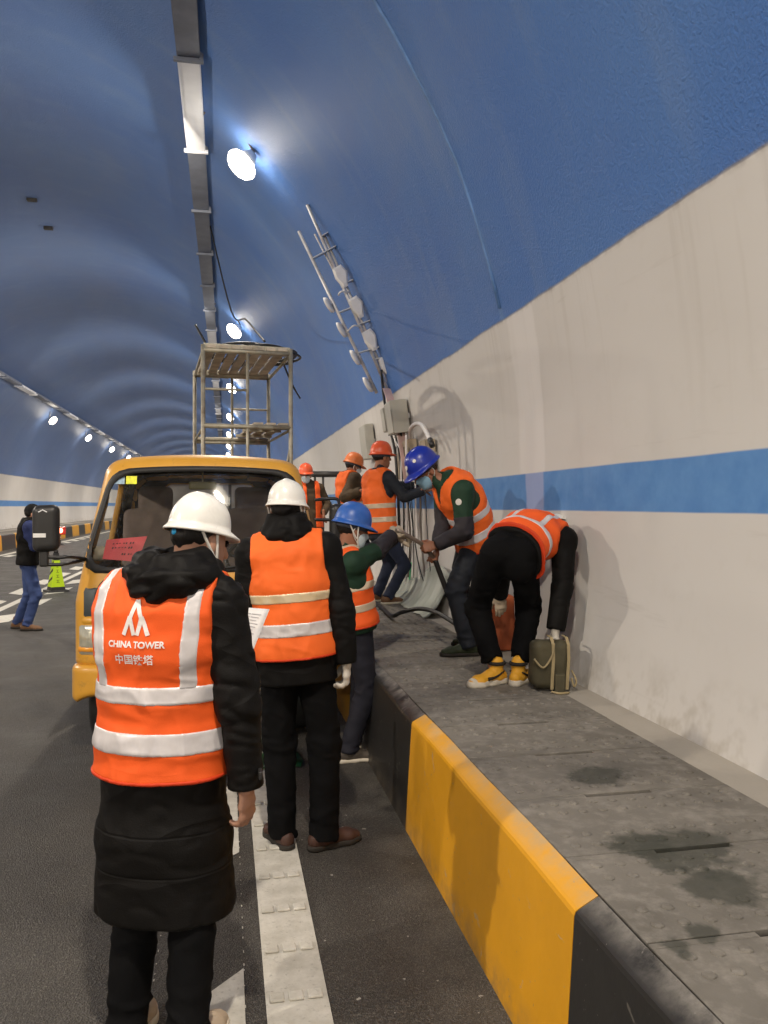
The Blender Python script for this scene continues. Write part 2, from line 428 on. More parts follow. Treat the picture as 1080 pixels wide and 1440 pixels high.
# --- kerbs: 2 m blocks painted yellow and black in turn
def kerb_prof(y, side):
    pr = [(0.92, 0.0), (0.9555, 0.553), (0.960, 0.565), (0.970, 0.572), (1.028, 0.603), (1.032, 0.0)]
    if side < 0: pr = [(2 * KCX - x, z) for x, z in pr]
    return [(x, y, z) for x, z in pr]
for side, nm in ((1, 'kerb_right'), (-1, 'kerb_left')):
    kr = empty(nm, (KCX + side * 4.6, 0, 0)); tag(kr, 'yellow and black painted kerb wall of the raised walkway on the ' + ('right' if side > 0 else 'left'), kind='structure')
    for i in range(-4, 36):
        y0 = 0.08 + 2 * i + 0.002; y1 = y0 + 1.996
        b = MB(); n = 6
        V = []; F = []
        ysn = np.linspace(y0, y1, 9)
        for yy in ysn:
            pp = kerb_prof(yy, side)
            V += [(x + (0.002 * math.sin(yy * 3.1 + z * 8) if z > 0 else 0), y, z + (0.0035 * math.sin(yy * 5.3 + 1) if z > 0.5 else 0)) for x, y, z in pp]
        for j in range(8):
            for q in range(n):
                a = j * n + q; c = j * n + (q + 1) % n
                F.append((a, c, c + n, a + n) if side < 0 else (a, a + n, c + n, c))
        F.append(tuple(range(n))); F.append(tuple(8 * n + q for q in range(n))[::-1])
        b.add(V, F); b.build('kerb_block', M['kerb_y'] if i % 2 == 1 else M['kerb_k'], kr)

# --- raised walkways
for side, nm in ((1, 'walkway_right'), (-1, 'walkway_left')):
    wk = empty(nm, (KCX + side * 5.2, 0, 0)); tag(wk, 'raised walkway of concrete cover slabs along the ' + ('right' if side > 0 else 'left') + ' wall', kind='structure')
    def X(x): return x if side > 0 else 2 * KCX - x
    def bx(b, x0, x1, y0, y1, z0, z1, bev=0.0):
        a, c = sorted((X(x0), X(x1))); b.box((a, y0, z0), (c, y1, z1), bev)
    b = MB(); bx(b, 1.034, 1.95, -9, 80, 0.02, 0.50); b.build('trench_bed', M['trench'], wk)
    b = MB(); 
    if side > 0:
        V = []; F = []; yy = np.arange(-9, 80, 0.25)
        for y in yy:
            V += [(1.942, y, 0.0), (1.942, y, 0.597), (2.18, y, 0.607 + 0.006 * math.sin(y * 2.3) * math.sin(y * 0.7))]
        for j in range(len(yy) - 1): F += [(3 * j, 3 * j + 3, 3 * j + 4, 3 * j + 1), (3 * j + 1, 3 * j + 4, 3 * j + 5, 3 * j + 2)]
        b.add(V, F)
    else: bx(b, 1.942, 2.80, -9, 80, 0.0, 0.602)
    b.build('mortar_strip', M['mortar'], wk, True)
    # one cover slab: notched lifting slot at the joint, raised studs
    if side > 0:
        def slabmesh(slot, studs):
            q = MB(); x0, x1 = 1.036, 1.938; L = 0.492
            zs0, zs1 = 0.52, 0.600
            if slot:
                q.box((x0, 0, zs0), (x1, L - 0.024, zs1), 0.003)
                q.box((x0, L - 0.0235, zs0), (x0 + 0.30, L, zs1), 0.002); q.box((x0 + 0.57, L - 0.0235, zs0), (x1, L, zs1), 0.002)
            else: q.box((x0, 0, zs0), (x1, L, zs1), 0.003)
            if studs:
                for yy in (0.07, 0.15, 0.34, 0.42):
                    for k in range(11):
                        q.lathe([(0.019, 0.0), (0.017, 0.004), (0.008, 0.0065)], (x0 + 0.07 + k * 0.077, yy, zs1 - 0.0005), 8)
            return q
        protos = []
        i = 0
        for i in range(130):
            y = 0.835 + 0.5 * (i - 8)
            near = -1 <= i - 8 < 24
            key = (True, near)
            pm = [p for p in protos if p[0] == key]
            if pm: o = link('cover_slab', pm[0][1], wk, None)
            else:
                o = slabmesh(*key).build('cover_slab', M['slab'], wk); protos.append((key, o.data))
            # mesh data are relative to the walkway empty at y = 0
            o.location = (0, y, 0.0015 * math.sin(i * 5.1))
            o.rotation_euler = (0.004 * math.sin(i * 2.7) * 0.4, 0, 0)
    else:
        b = MB(); bx(b, 1.036, 1.938, -9, 80, 0.52, 0.6); b.build('cover_slab_run', M['slab'], wk)
# ================================================================== cable trays and luminaires
TRX, TLX = -0.42, -8.05
def arch_z(x): return ACZ + math.sqrt(ARAD ** 2 - (x - ACX) ** 2)
for side, tx, ts in ((1, TRX, 1), (-1, TLX, -1)):
    TRAY_Z = 6.90 if side > 0 else 6.45
    for i in range(26 if side > 0 else 34):
        y0 = 2.3 + 2.43 * i
        bare = (side > 0 and i in (3, 9, 13, 17)) or (side < 0 and i % 4 == 1)
        if i < (1 if side > 0 else 6): continue
        t = empty('cable_tray', (tx, y0, TRAY_Z))
        where = 'right' if side > 0 else 'left'
        if bare and side > 0 and i == 3: lab = 'bright bare section of overhead cable tray beside the nearest lamp'
        else: lab = ('pale bare' if bare else 'dull grey') + ' section of the overhead cable tray run, ' + where + ' of the vault crown'
        if side > 0 and 1 <= i <= 9 and i != 3:
            lab = ('topmost', 'second', '', 'third', 'fourth', 'fifth', 'sixth', 'seventh', 'eighth')[i - 1] + (' section, bare and pale,' if bare else ' dull grey section') + ' of the right overhead cable tray, counted from the top edge'
        tag(t, lab, 'cable tray', 'overhead cable tray sections, ' + where + (', bare' if bare else ', dull'))
        if bare and side > 0 and i == 3: t['group'] = 'overhead cable tray sections, right'
        dz = -0.03 if bare else 0.0; tl = -0.05 * ts if bare else 0.0
        b = MB(); w = 0.125
        b.obox((tx, y0 + 1.2, TRAY_Z + dz), (w, 0, tl * w * 2), (0, 1.2, 0), (0, 0, 0.004)); b.build('tray_floor', M['tray_b'] if bare else M['tray'], t)
        for sx in (-1, 1):
            b = MB(); b.box((tx + sx * (w + 0.004) - 0.003, y0, TRAY_Z + dz - 0.002), (tx + sx * (w + 0.004) + 0.003, y0 + 2.38, TRAY_Z + dz + 0.085)); b.build('tray_side', M['tray_b'] if bare else M['tray'], t)
        yb = y0 + 2.385
        b = MB(); b.box((tx - 0.17, yb, TRAY_Z - 0.055), (tx + 0.17, yb + 0.05, TRAY_Z - 0.012)); b.build('bracket_bar', M['tray_b'] if bare else M['tray'], t)
        sx = 1
        top = arch_z(tx + ts * 0.15) + 0.03
        b = MB()
        b.box((tx + ts * 0.15 - 0.018, yb + 0.003, TRAY_Z - 0.012), (tx + ts * 0.15 + 0.018, yb + 0.043, top)); b.build('hanger', M['tray'], t)

M['lens'] = emis('lamp_lens_lit', (1.0, 0.90, 0.74), 16.0)
M['lamp_body'] = mat('lamp_housing', (0.50, 0.50, 0.50), 0.5, 0.2)
M['conduit'] = mat('flex_conduit', (0.12, 0.10, 0.085), 0.6)
n_l = 0
for side in (1, -1):
    lx = 0.30 if side > 0 else -8.43; LZ = 6.30 if side > 0 else 5.96; TRAY_Z = 6.90 if side > 0 else 6.45
    for i in range(-3, 15):
        y = 10.75 + 10.3 * i
        if side > 0: order = {0: 'nearest', 1: 'second', 2: 'third', 3: 'fourth'}.get(i, 'a distant')
        else: order = {3: 'nearest visible', 4: 'second', 5: 'third', 6: 'fourth'}.get(i, 'a distant')
        dist = order == 'a distant'
        lab = ('distant lit lamp far along the ' if dist else order + ' lit round lamp of the row along the ') + ('right' if side > 0 else 'left') + ' cable tray'
        t = empty('tunnel_lamp', (lx, y, LZ), lab, 'lamp', 'lit tunnel lamps')
        if dist: t['group'] = 'distant lit tunnel lamps, ' + ('right' if side > 0 else 'left')
        nrm = Vector((-side * math.sin(R(48)), 0.24, -math.cos(R(48)))).normalized()
        ax = nrm.orthogonal().normalized(); ay = nrm.cross(ax)
        c = Vector((lx, y, LZ))
        b = MB(); b.lathe([(0.03, -0.10), (0.06, -0.09), (0.09, -0.04), (0.115, 0.0), (0.115, 0.012), (0.10, 0.014)], c, 20, ax, ay, nrm); b.build('housing', M['lamp_body'], t, True)
        b = MB(); b.lathe([(0.11, 0.013), (0.175, 0.045), (0.215, 0.10), (0.215, 0.155), (0.165, 0.225), (0.09, 0.262), (0.02, 0.27)], c, 20, ax, ay, nrm); lens = b.build('lens', M['lens'], t, True)
        # gooseneck conduit from tray and mounting arm
        tx = TRX if side > 0 else TLX
        b = MB(); b.tube(spline([(tx + side * 0.11, y + 0.25, TRAY_Z + 0.02), (tx + side * 0.24, y + 0.16, TRAY_Z + 0.12), (tx + side * 0.42, y + 0.05, TRAY_Z + 0.08), c - nrm * 0.10], 6), 0.016, 6); b.build('conduit', M['conduit'], t, True)
        zt = arch_z(lx) + 0.03
        b = MB(); b.tube([c - nrm * 0.09, (lx, y, LZ + 0.25), (lx, y, zt)], 0.014, 6); b.build('hanger_rod', M['lamp_body'], t, True)
        if i <= 12:
            L = bpy.data.lights.new('lamp_light', 'AREA'); L.shape = 'DISK'; L.size = 0.26; L.energy = LAMP_POWER; L.color = LAMP_COL
            lo = bpy.data.objects.new('lamp_light', L); C.objects.link(lo); lo.parent = t
            lo.location = nrm * 0.28
            lo.rotation_euler = nrm.to_track_quat('-Z', 'Y').to_euler()
# small junction box on the vault
for (px, py, zc) in ((68, 322, 14.0), (45, 282, 13.0)):
    d = (U(px, py, 1.0) - Vector((0, 0, CAMZ))).normalized()
    # march to the vault
    t_ = 1.0
    while True:
        p = Vector((0, 0, CAMZ)) + d * t_
        if math.hypot(p.x - ACX, p.z - ACZ) > ARAD - 0.05: break
        t_ += 0.02
    b = MB(); b.box((p.x - 0.10, p.y - 0.05, p.z - 0.02), (p.x + 0.10, p.y + 0.05, p.z + 0.12), 0.01)
    o = b.build('junction_box', M['dark_steel'], None, origin=tuple(p))
    tag(o, ('larger' if py == 322 else 'smaller') + ' dark junction box fixed to the blue vault, upper left', 'junction box', 'junction boxes on the vault')
# ================================================================== implicit-surface modelling (smooth unions -> surface nets)
F4 = np.float32
def V3(a): return np.array(a, dtype=F4)
def smin(a, b, k):
    if k <= 0: return np.minimum(a, b)
    h = np.clip(0.5 + 0.5 * (b - a) / k, 0, 1)
    return b + (a - b) * h - k * h * (1 - h)
def smax(a, b, k): return -smin(-a, -b, k)
def seg(P, a, b, ra, rb):
    a = V3(a); b = V3(b); ab = b - a; L = max(float(ab @ ab), 1e-9)
    t = np.clip(((P - a) @ ab) / L, 0, 1)
    q = P - a - t[:, None] * ab
    return np.sqrt((q * q).sum(1)) - (ra + (rb - ra) * t)
def ell(P, c, ax, r):
    """ellipsoid: ax 3 axes, r 3 radii"""
    q = (P - V3(c)) @ np.array([list(a) for a in ax], dtype=F4).T
    r = V3(r); k0 = np.sqrt(((q / r) ** 2).sum(1)) + 1e-6; k1 = np.sqrt(((q / (r * r)) ** 2).sum(1)) + 1e-6
    return k0 * (k0 - 1) / k1
def loft(P, nodes, cap=0.8, k=0.02):
    """nodes: (centre, side, depth, half_width, half_depth)"""
    out = None
    for (ca, sa, na, wa, da), (cb, sb, nb, wb, db) in zip(nodes[:-1], nodes[1:]):
        a = V3(ca); ab = V3(cb) - a; L2 = max(float(ab @ ab), 1e-9); L = math.sqrt(L2)
        t = ((P - a) @ ab) / L2; tc = np.clip(t, 0, 1)
        q = P - a - tc[:, None] * ab
        s = V3(sa) + V3(sb); s /= np.linalg.norm(s); n = V3(na) + V3(nb); n /= np.linalg.norm(n)
        u = tc * tc * (3 - 2 * tc) * 0.5 + tc * 0.5
        w = wa + (wb - wa) * u; d = da + (db - da) * u
        e = (t - tc) * L; rc = np.minimum(w, d) * cap
        x = q @ s; y = q @ n
        k0 = np.sqrt((x / w) ** 2 + (y / d) ** 2 + (e / rc) ** 2) + 1e-5
        k1 = np.sqrt((x / w ** 2) ** 2 + (y / d ** 2) ** 2 + (e / rc ** 2) ** 2) + 1e-5
        f = k0 * (k0 - 1) / k1
        out = f if out is None else smin(out, f, k)
    return out
def plane(P, p, n): return (P - V3(p)) @ V3(n)
def rbox(P, c, ax, h, r=0.01):
    q = np.abs((P - V3(c)) @ np.array([list(a) for a in ax], dtype=F4).T) - (V3(h) - r)
    return np.sqrt((np.maximum(q, 0) ** 2).sum(1)) + np.minimum(q.max(1), 0) - r

def nets(fn, lo, hi, h, proj=2):
    lo = np.array(lo, F4) - 2 * h; hi = np.array(hi, F4) + 2 * h
    n = np.ceil((hi - lo) / h).astype(int) + 1
    xs = [lo[i] + h * np.arange(n[i], dtype=F4) for i in range(3)]
    # coarse pass finds the blocks the surface crosses
    B = 6
    nb = np.ceil((n - 1) / B).astype(int)
    bc = np.stack(np.meshgrid(*[lo[i] + h * (np.arange(nb[i]) * B + B / 2) for i in range(3)], indexing='ij'), -1).reshape(-1, 3).astype(F4)
    fv = np.concatenate([fn(c) for c in np.array_split(bc, max(1, len(bc) // 200000))])
    act = (np.abs(fv) < h * B * 1.9)
    D = np.full(tuple(nb * B + 1), 0.0, F4)
    fvb = fv.reshape(nb)
    D[:-1, :-1, :-1] = np.where(fvb > 0, 1.0, -1.0).astype(F4).repeat(B, 0).repeat(B, 1).repeat(B, 2)
    D[-1] = D[-2]; D[:, -1] = D[:, -2]; D[:, :, -1] = D[:, :, -2]
    idx = np.argwhere(act.reshape(nb))
    if len(idx):
        g = np.stack(np.meshgrid(*[np.arange(B + 1)] * 3, indexing='ij'), -1).reshape(-1, 3)
        I = (idx[:, None, :] * B + g[None]).reshape(-1, 3)
        key = (I[:, 0] * D.shape[1] + I[:, 1]) * D.shape[2] + I[:, 2]
        key = np.unique(key)
        I = np.stack(np.unravel_index(key, D.shape), 1)
        Pt = (lo + h * I).astype(F4)
        val = np.concatenate([fn(c) for c in np.array_split(Pt, max(1, len(Pt) // 250000))])
        D.ravel()[key] = val
    s = D < 0
    S = D.shape
    cs = np.zeros(tuple(np.array(S) - 1), np.int8)
    for dx in (0, 1):
        for dy in (0, 1):
            for dz in (0, 1):
                cs += s[dx:S[0] - 1 + dx, dy:S[1] - 1 + dy, dz:S[2] - 1 + dz]
    cells = np.argwhere((cs > 0) & (cs < 8))
    vid = np.full(cs.shape, -1, np.int64); vid[tuple(cells.T)] = np.arange(len(cells))
    acc = np.zeros((len(cells), 3), F4); cnt = np.zeros(len(cells), F4)
    cor = [(0, 0, 0), (1, 0, 0), (0, 1, 0), (1, 1, 0), (0, 0, 1), (1, 0, 1), (0, 1, 1), (1, 1, 1)]
    cv = [D[tuple((cells + c).T)] for c in cor]
    for a in range(8):
        for b_ in range(a + 1, 8):
            d = np.array(cor[b_]) - np.array(cor[a])
            if np.abs(d).sum() != 1: continue
            m = (cv[a] < 0) != (cv[b_] < 0)
            t = cv[a][m] / (cv[a][m] - cv[b_][m])
            acc[m] += np.array(cor[a], F4) + t[:, None] * d; cnt[m] += 1
    Vx = lo + h * (cells + acc / cnt[:, None])
    Fs = []
    for ax in range(3):
        o1, o2 = (ax + 1) % 3, (ax + 2) % 3
        sl = [slice(0, None)] * 3; sl2 = [slice(0, None)] * 3
        sl[ax] = slice(0, -1); sl2[ax] = slice(1, None)
        e = np.argwhere(s[tuple(sl)] != s[tuple(sl2)])
        e = e[(e[:, o1] > 0) & (e[:, o2] > 0) & (e[:, o1] < S[o1] - 1) & (e[:, o2] < S[o2] - 1)]
        ins = s[tuple(e.T)]
        def off(a, b_):
            q = e.copy(); q[:, o1] += a; q[:, o2] += b_; return vid[tuple(q.T)]
        f = np.stack([off(-1, -1), off(0, -1), off(0, 0), off(-1, 0)], 1)
        f[~ins] = f[~ins][:, ::-1]
        Fs.append(f)
    Fc = np.concatenate(Fs); Fc = Fc[(Fc >= 0).all(1)]
    Vx = Vx.astype(F4)
    for _ in range(proj):
        e = h * 0.25
        f0 = fn(Vx)
        g = np.stack([fn(Vx + V3((e, 0, 0))) - f0, fn(Vx + V3((0, e, 0))) - f0, fn(Vx + V3((0, 0, e))) - f0], 1) / e
        g2 = (g * g).sum(1) + 1e-4
        st = -(f0 / g2)[:, None] * g
        ln = np.linalg.norm(st, axis=1, keepdims=True) + 1e-9
        Vx = Vx + st * np.minimum(1, h * 0.5 / ln)
    return Vx, Fc
def vnormals(Vx, Fc):
    n = np.cross(Vx[Fc[:, 2]] - Vx[Fc[:, 0]], Vx[Fc[:, 3]] - Vx[Fc[:, 1]])
    out = np.zeros_like(Vx)
    for i in range(4): np.add.at(out, Fc[:, i], n)
    return out / (np.linalg.norm(out, axis=1, keepdims=True) + 1e-9)
def grad(fn, V, e=0.012):
    g = np.stack([fn(V + V3(d)) - fn(V - V3(d)) for d in ((e, 0, 0), (0, e, 0), (0, 0, e))], 1)
    return g / (np.linalg.norm(g, axis=1, keepdims=True) + 1e-9)
def sdf_obj(name, fn, lo, hi, h, m, parent=None, fold=None, origin=None, proj=2, nfn=None):
    Vx, Fc = nets(fn, lo, hi, h, proj)
    if fold is not None and len(Vx):
        Vx = Vx + (vnormals(Vx, Fc) if nfn is None else grad(nfn, Vx)) * fold(Vx)[:, None]
    return mesh_obj(name, Vx, Fc, m, parent, True, origin)
# ================================================================== light truck with a cab-over front
M['truck_y'] = NT('truck_yellow_paint').m
k = NT('truck_yellow_paint_'); bpy.data.materials.remove(M['truck_y'])
n1 = k.noise(3.0, 5.0, 0.65)
c = k.mix(k.ramp(n1, 0.3, 0.7), (0.60, 0.29, 0.030), (0.70, 0.36, 0.045))
c = k.mix(k.math('MULTIPLY', k.ramp(k.noise(11.0, 6.0, 0.75), 0.58, 0.72), 0.55, clamp=True), c, (0.25, 0.15, 0.05))
c = k.mix(k.math('MULTIPLY', k.ramp(k.noise(24.0, 4.0, 0.8, stretch=(1, 1, 0.25)), 0.66, 0.72), 0.5, clamp=True), c, (0.10, 0.07, 0.04))
k.set(Base_Color=c, Roughness=k.ramp(n1, 0.3, 0.7, 0.32, 0.5), Coat_Weight=0.25, Coat_Roughness=0.25); k.bump(k.noise(2.5, 2.0), 0.08, 0.02)
M['truck_y'] = k.m; k.m.name = 'truck_yellow_paint'
M['truck_grey'] = mat('truck_grey_band', (0.045, 0.055, 0.058), 0.5, var=0.2, dirt=(0.10, 0.09, 0.08), damt=0.4)
M['seal'] = mat('window_seal_rubber', (0.02, 0.019, 0.018), 0.6)
M['interior'] = mat('cab_interior', (0.035, 0.031, 0.028), 0.75, var=0.3)
M['seatcloth'] = mat('seat_cloth', (0.16, 0.12, 0.10), 0.9, var=0.3, bscale=60)
M['dash'] = mat('dashboard_plastic', (0.26, 0.26, 0.22), 0.6, var=0.2)
M['chrome'] = mat('lamp_reflector', (0.75, 0.74, 0.70), 0.18, 0.9, var=0.05)
k = NT('window_glass'); k.set(Base_Color=(0.92, 0.95, 0.94), Roughness=0.03, IOR=1.45, Transmission_Weight=1.0)
tr = k.n('ShaderNodeBsdfTransparent'); tr.inputs[0].default_value = (0.90, 0.92, 0.91, 1)
gl = k.n('ShaderNodeBsdfGlossy'); gl.inputs['Roughness'].default_value = 0.04
du = k.n('ShaderNodeBsdfDiffuse'); du.inputs[0].default_value = (0.30, 0.27, 0.22, 1)
fr = k.n('ShaderNodeFresnel'); fr.inputs[0].default_value = 1.5
m1 = k.n('ShaderNodeMixShader'); k.t.links.new(k.math('MULTIPLY', fr.outputs[0], 0.55), m1.inputs[0]); k.t.links.new(tr.outputs[0], m1.inputs[1]); k.t.links.new(gl.outputs[0], m1.inputs[2])
m2 = k.n('ShaderNodeMixShader'); k.t.links.new(k.ramp(k.noise(4.0, 5.0, 0.7), 0.4, 0.8, 0.02, 0.14), m2.inputs[0]); k.t.links.new(m1.outputs[0], m2.inputs[1]); k.t.links.new(du.outputs[0], m2.inputs[2])
k.t.links.new(m2.outputs[0], k.t.nodes['Material Output'].inputs[0]); M['glass'] = k.m
k = NT('headlight_lens'); k.set(Base_Color=(0.62, 0.60, 0.48), Roughness=0.12, Metallic=0.55, Coat_Weight=0.6)
k.bump(k.noise(18.0, 2.0, stretch=(6, 1, 1)), 0.35, 0.01); M['headlens'] = k.m
M['amber'] = mat('amber_lens', (0.75, 0.30, 0.03), 0.2)

TX, TF = -0.15, 5.52                       # cab centre line and front plane
truck = empty('light_truck', (TX, TF + 0.5, 0), 'yellow cab-over light truck facing the camera with red card on dashboard', 'truck')
BELT = 1.22
def cab_outer(P, off=0.0):
    x = np.abs(P[:, 0] - TX); y = P[:, 1] - TF; z = P[:, 2]
    cx = P[:, 0] - TX
    bow = 0.085 * (cx / 0.82) ** 2                     # front bows back towards the corners
    wside = 0.858 - 0.185 * np.clip(z - 1.05, 0, 2) / 1.0
    fs = (x - wside) * 0.99
    fl = -(y - bow - 0.02)                             # lower front
    fu = -(y - bow - 0.02 - (z - BELT) * 0.36) * 0.94   # raked windscreen
    fb = y - 1.50
    ft = z - (2.070 - 0.045 * (cx / 0.7) ** 2 - 0.03 * np.clip(0.45 - y, 0, 1))
    fo = 0.62 - z
    d = smax(fl, fu, 0.10)
    d = smax(d, fs, 0.13); d = smax(d, ft, 0.11); d = smax(d, fb, 0.08); d = smax(d, fo, 0.04)
    return d - off
def ws_shape(P, grow=0.0):                            # windscreen outline seen from the front (rounded trapezoid)
    cx = np.abs(P[:, 0] - TX); z = P[:, 2]
    hw = 0.812 - 0.180 * np.clip((z - 1.26) / 0.66, -0.4, 1.4)
    zb = 1.262 + 0.02 * 0 * cx; zt = 1.965 - 0.03 * (cx / 0.65) ** 2
    d = smax(smax((cx - hw) * 0.98, zb - z, 0.15), z - zt, 0.13)
    return d - grow
def cab(P):
    d = cab_outer(P)
    inner = cab_outer(P, -0.045)
    inner = smax(inner, 1.0 - P[:, 2], 0.02)
    d = np.maximum(d, -inner)
    cut = np.maximum(ws_shape(P), P[:, 1] - (TF + 0.75))
    d = np.maximum(d, -cut)
    # rear window and side windows
    y = P[:, 1] - TF; x = P[:, 0] - TX; z = P[:, 2]
    rw = np.maximum(rbox(P, (TX + 0.02, TF + 1.45, 1.735), ((1, 0, 0), (0, 1, 0), (0, 0, 1)), (0.37, 0.3, 0.145), 0.06), -1e9)
    d = np.maximum(d, -rw)
    sw = np.maximum(rbox(P, (TX, TF + 0.92, 1.58), ((1, 0, 0), (0, 1, 0), (0, 0, 1)), (1.2, 0.36, 0.29), 0.08), -1e9)
    d = np.maximum(d, -sw)
    return d
cabo = sdf_obj('cab_shell', cab, (TX - 0.9, TF - 0.05, 0.58), (TX + 0.9, TF + 1.55, 2.12), 0.0125, M['truck_y'], truck)
# dark lining inside the cab (headliner, pillars, rear wall)
def liner(P):
    d = np.maximum(cab_outer(P, -0.05), -cab_outer(P, -0.065)); d = np.maximum(d, 1.0 - P[:, 2])
    d = np.maximum(d, -np.maximum(ws_shape(P, 0.01), P[:, 1] - (TF + 0.75)))
    for bx3 in (((TX + 0.02, TF + 1.45, 1.735), (0.37, 0.3, 0.145), 0.06), ((TX, TF + 0.92, 1.58), (1.2, 0.36, 0.29), 0.08)):
        d = np.maximum(d, -rbox(P, bx3[0], ((1, 0, 0), (0, 1, 0), (0, 0, 1)), bx3[1], bx3[2]))
    return d
sdf_obj('cab_lining', liner, (TX - 0.9, TF - 0.05, 0.95), (TX + 0.9, TF + 1.55, 2.12), 0.02, M['interior'], truck, proj=1)
# windscreen surface point
def ws_y(x, z):
    lo, hi = TF - 0.1, TF + 0.9
    for _ in range(30):
        mid = (lo + hi) / 2
        if cab_outer(np.array([[x, mid, z]], F4))[0] > 0: lo = mid
        else: hi = mid
    return hi
def ws_outline(grow, n=72):
    pts = []
    c = (TX, 1.60)
    for i in range(n):
        a = 2 * math.pi * i / n; r0, r1 = 0.05, 1.3
        for _ in range(30):
            r = (r0 + r1) / 2; q = np.array([[c[0] + r * math.cos(a), 0, c[1] + r * math.sin(a) * 0.7]], F4)
            if ws_shape(q, grow)[0] < 0: r0 = r
            else: r1 = r
        pts.append((c[0] + r0 * math.cos(a), c[1] + r0 * math.sin(a) * 0.7))
    return pts
def ring_strip(g0, g1, push, name, m, parent):
    a = ws_outline(g0); b_ = ws_outline(g1); n = len(a); V = []; F = []
    for (p, q) in zip(a, b_):
        ya = ws_y(p[0], p[1]); yb = ws_y(q[0], q[1])
        V += [(p[0], ya - push + 0.02, p[1]), (p[0], ya - push, p[1]), (q[0], yb - push, q[1]), (q[0], yb + 0.02, q[1])]
    for i in range(n):
        j = (i + 1) % n
        for t in range(3): F.append((4 * i + t, 4 * j + t, 4 * j + t + 1, 4 * i + t + 1))
    return mesh_obj(name, V, F, m, parent, True)
ws = None
rings = [ws_outline(g) for g in (0.004, -0.10, -0.20)]
V = [(p[0], ws_y(p[0], p[1]) + 0.012, p[1]) for rg in rings for p in rg]; n = 72
F = [(r * n + i, r * n + (i + 1) % n, (r + 1) * n + (i + 1) % n, (r + 1) * n + i) for r in range(2) for i in range(n)] + [tuple(2 * n + i for i in range(n))]
ws = mesh_obj('windscreen', V, F, M['glass'], truck, True)
ring_strip(-0.024, 0.016, 0.008, 'windscreen_seal', M['seal'], ws)
# inspection stickers inside the glass
for (px, py, col, nm) in ((164, 674, (0.35, 0.50, 0.62), 'blue_sticker'), (181, 674, (0.80, 0.80, 0.02), 'yellow_sticker')):
    p = U(px, py, 5.42); y = ws_y(p.x, p.z)
    b = MB(); s = 0.036 if nm == 'yellow_sticker' else 0.034
    b.add([(p.x - s, ws_y(p.x, p.z - 0.028) + 0.006, p.z - 0.028), (p.x + s, ws_y(p.x, p.z - 0.028) + 0.006, p.z - 0.028), (p.x + s, ws_y(p.x, p.z + 0.028) + 0.006, p.z + 0.028), (p.x - s, ws_y(p.x, p.z + 0.028) + 0.006, p.z + 0.028)], [(0, 1, 2, 3)])
    b.build(nm, mat(nm + '_vinyl', col, 0.5, var=0.25, vscale=40), ws)
# dusty rear window of the cab
k = NT('dusty_glass'); tr = k.n('ShaderNodeBsdfTransparent'); tl = k.n('ShaderNodeBsdfTranslucent'); tl.inputs[0].default_value = (0.62, 0.61, 0.58, 1)
df = k.n('ShaderNodeBsdfDiffuse'); df.inputs[0].default_value = (0.45, 0.44, 0.42, 1)
mx = k.n('ShaderNodeMixShader'); mx.inputs[0].default_value = 0.35; k.t.links.new(tl.outputs[0], mx.inputs[1]); k.t.links.new(df.outputs[0], mx.inputs[2])
m3 = k.n('ShaderNodeMixShader'); k.t.links.new(k.ramp(k.noise(7.0, 4.0), 0.3, 0.7, 0.45, 0.75), m3.inputs[0]); k.t.links.new(tr.outputs[0], m3.inputs[1]); k.t.links.new(mx.outputs[0], m3.inputs[2])
k.t.links.new(m3.outputs[0], k.t.nodes['Material Output'].inputs[0]); M['dusty'] = k.m
b = MB(); b.box((TX + 0.02 - 0.375, TF + 1.475, 1.585), (TX + 0.02 + 0.375, TF + 1.481, 1.885)); rwo = b.build('rear_window', M['dusty'], truck)
b = MB(); b.box((TX + 0.17, TF + 1.46, 1.59), (TX + 0.195, TF + 1.474, 1.88)); b.build('window_bar', M['seal'], rwo)
# wiper arms
for x0, x1 in ((-0.55, 0.02), (0.12, 0.62)):
    b = MB(); zz = 1.275
    b.tube([(TX + x0 + (x1 - x0) * t, ws_y(TX + x0 + (x1 - x0) * t, zz + 0.02) - 0.02, zz + 0.012 * math.sin(3 * t)) for t in (0, .25, .5, .75, 1)], 0.008, 6); b.build('wiper', M['seal'], truck, True)
# front panels below the screen: proud shells following the cab front
def front_panel(name, z0, z1, x0, x1, push, m, nx=28, parent=truck, r=0.02):
    V = []; F = []; zs = [z0, z0 + 0.012, (z0 + z1) / 2, z1 - 0.012, z1]; ps = [0.0, push, push, push, 0.0]
    for z, p in zip(zs, ps):
        for i in range(nx + 1):
            x = TX + x0 + (x1 - x0) * i / nx
            zz = min(z, BELT + 0.02)
            e = 1.0 if 0 < i < nx else 0.0
            V.append((x, ws_y(max(TX - 0.843, min(TX + 0.843, x)), zz) - p * e + (0.0 if e else 0.004), z))
    w = nx + 1
    for j in range(4):
        for i in range(nx): F.append((j * w + i, j * w + i + 1, (j + 1) * w + i + 1, (j + 1) * w + i))
    return mesh_obj(name, V, F, m, parent, True)
front_panel('grille_band', 0.955, 1.150, -0.835, 0.835, 0.006, M['truck_grey'])
front_panel('lower_trim', 0.905, 0.951, -0.84, 0.84, 0.012, M['truck_y'])
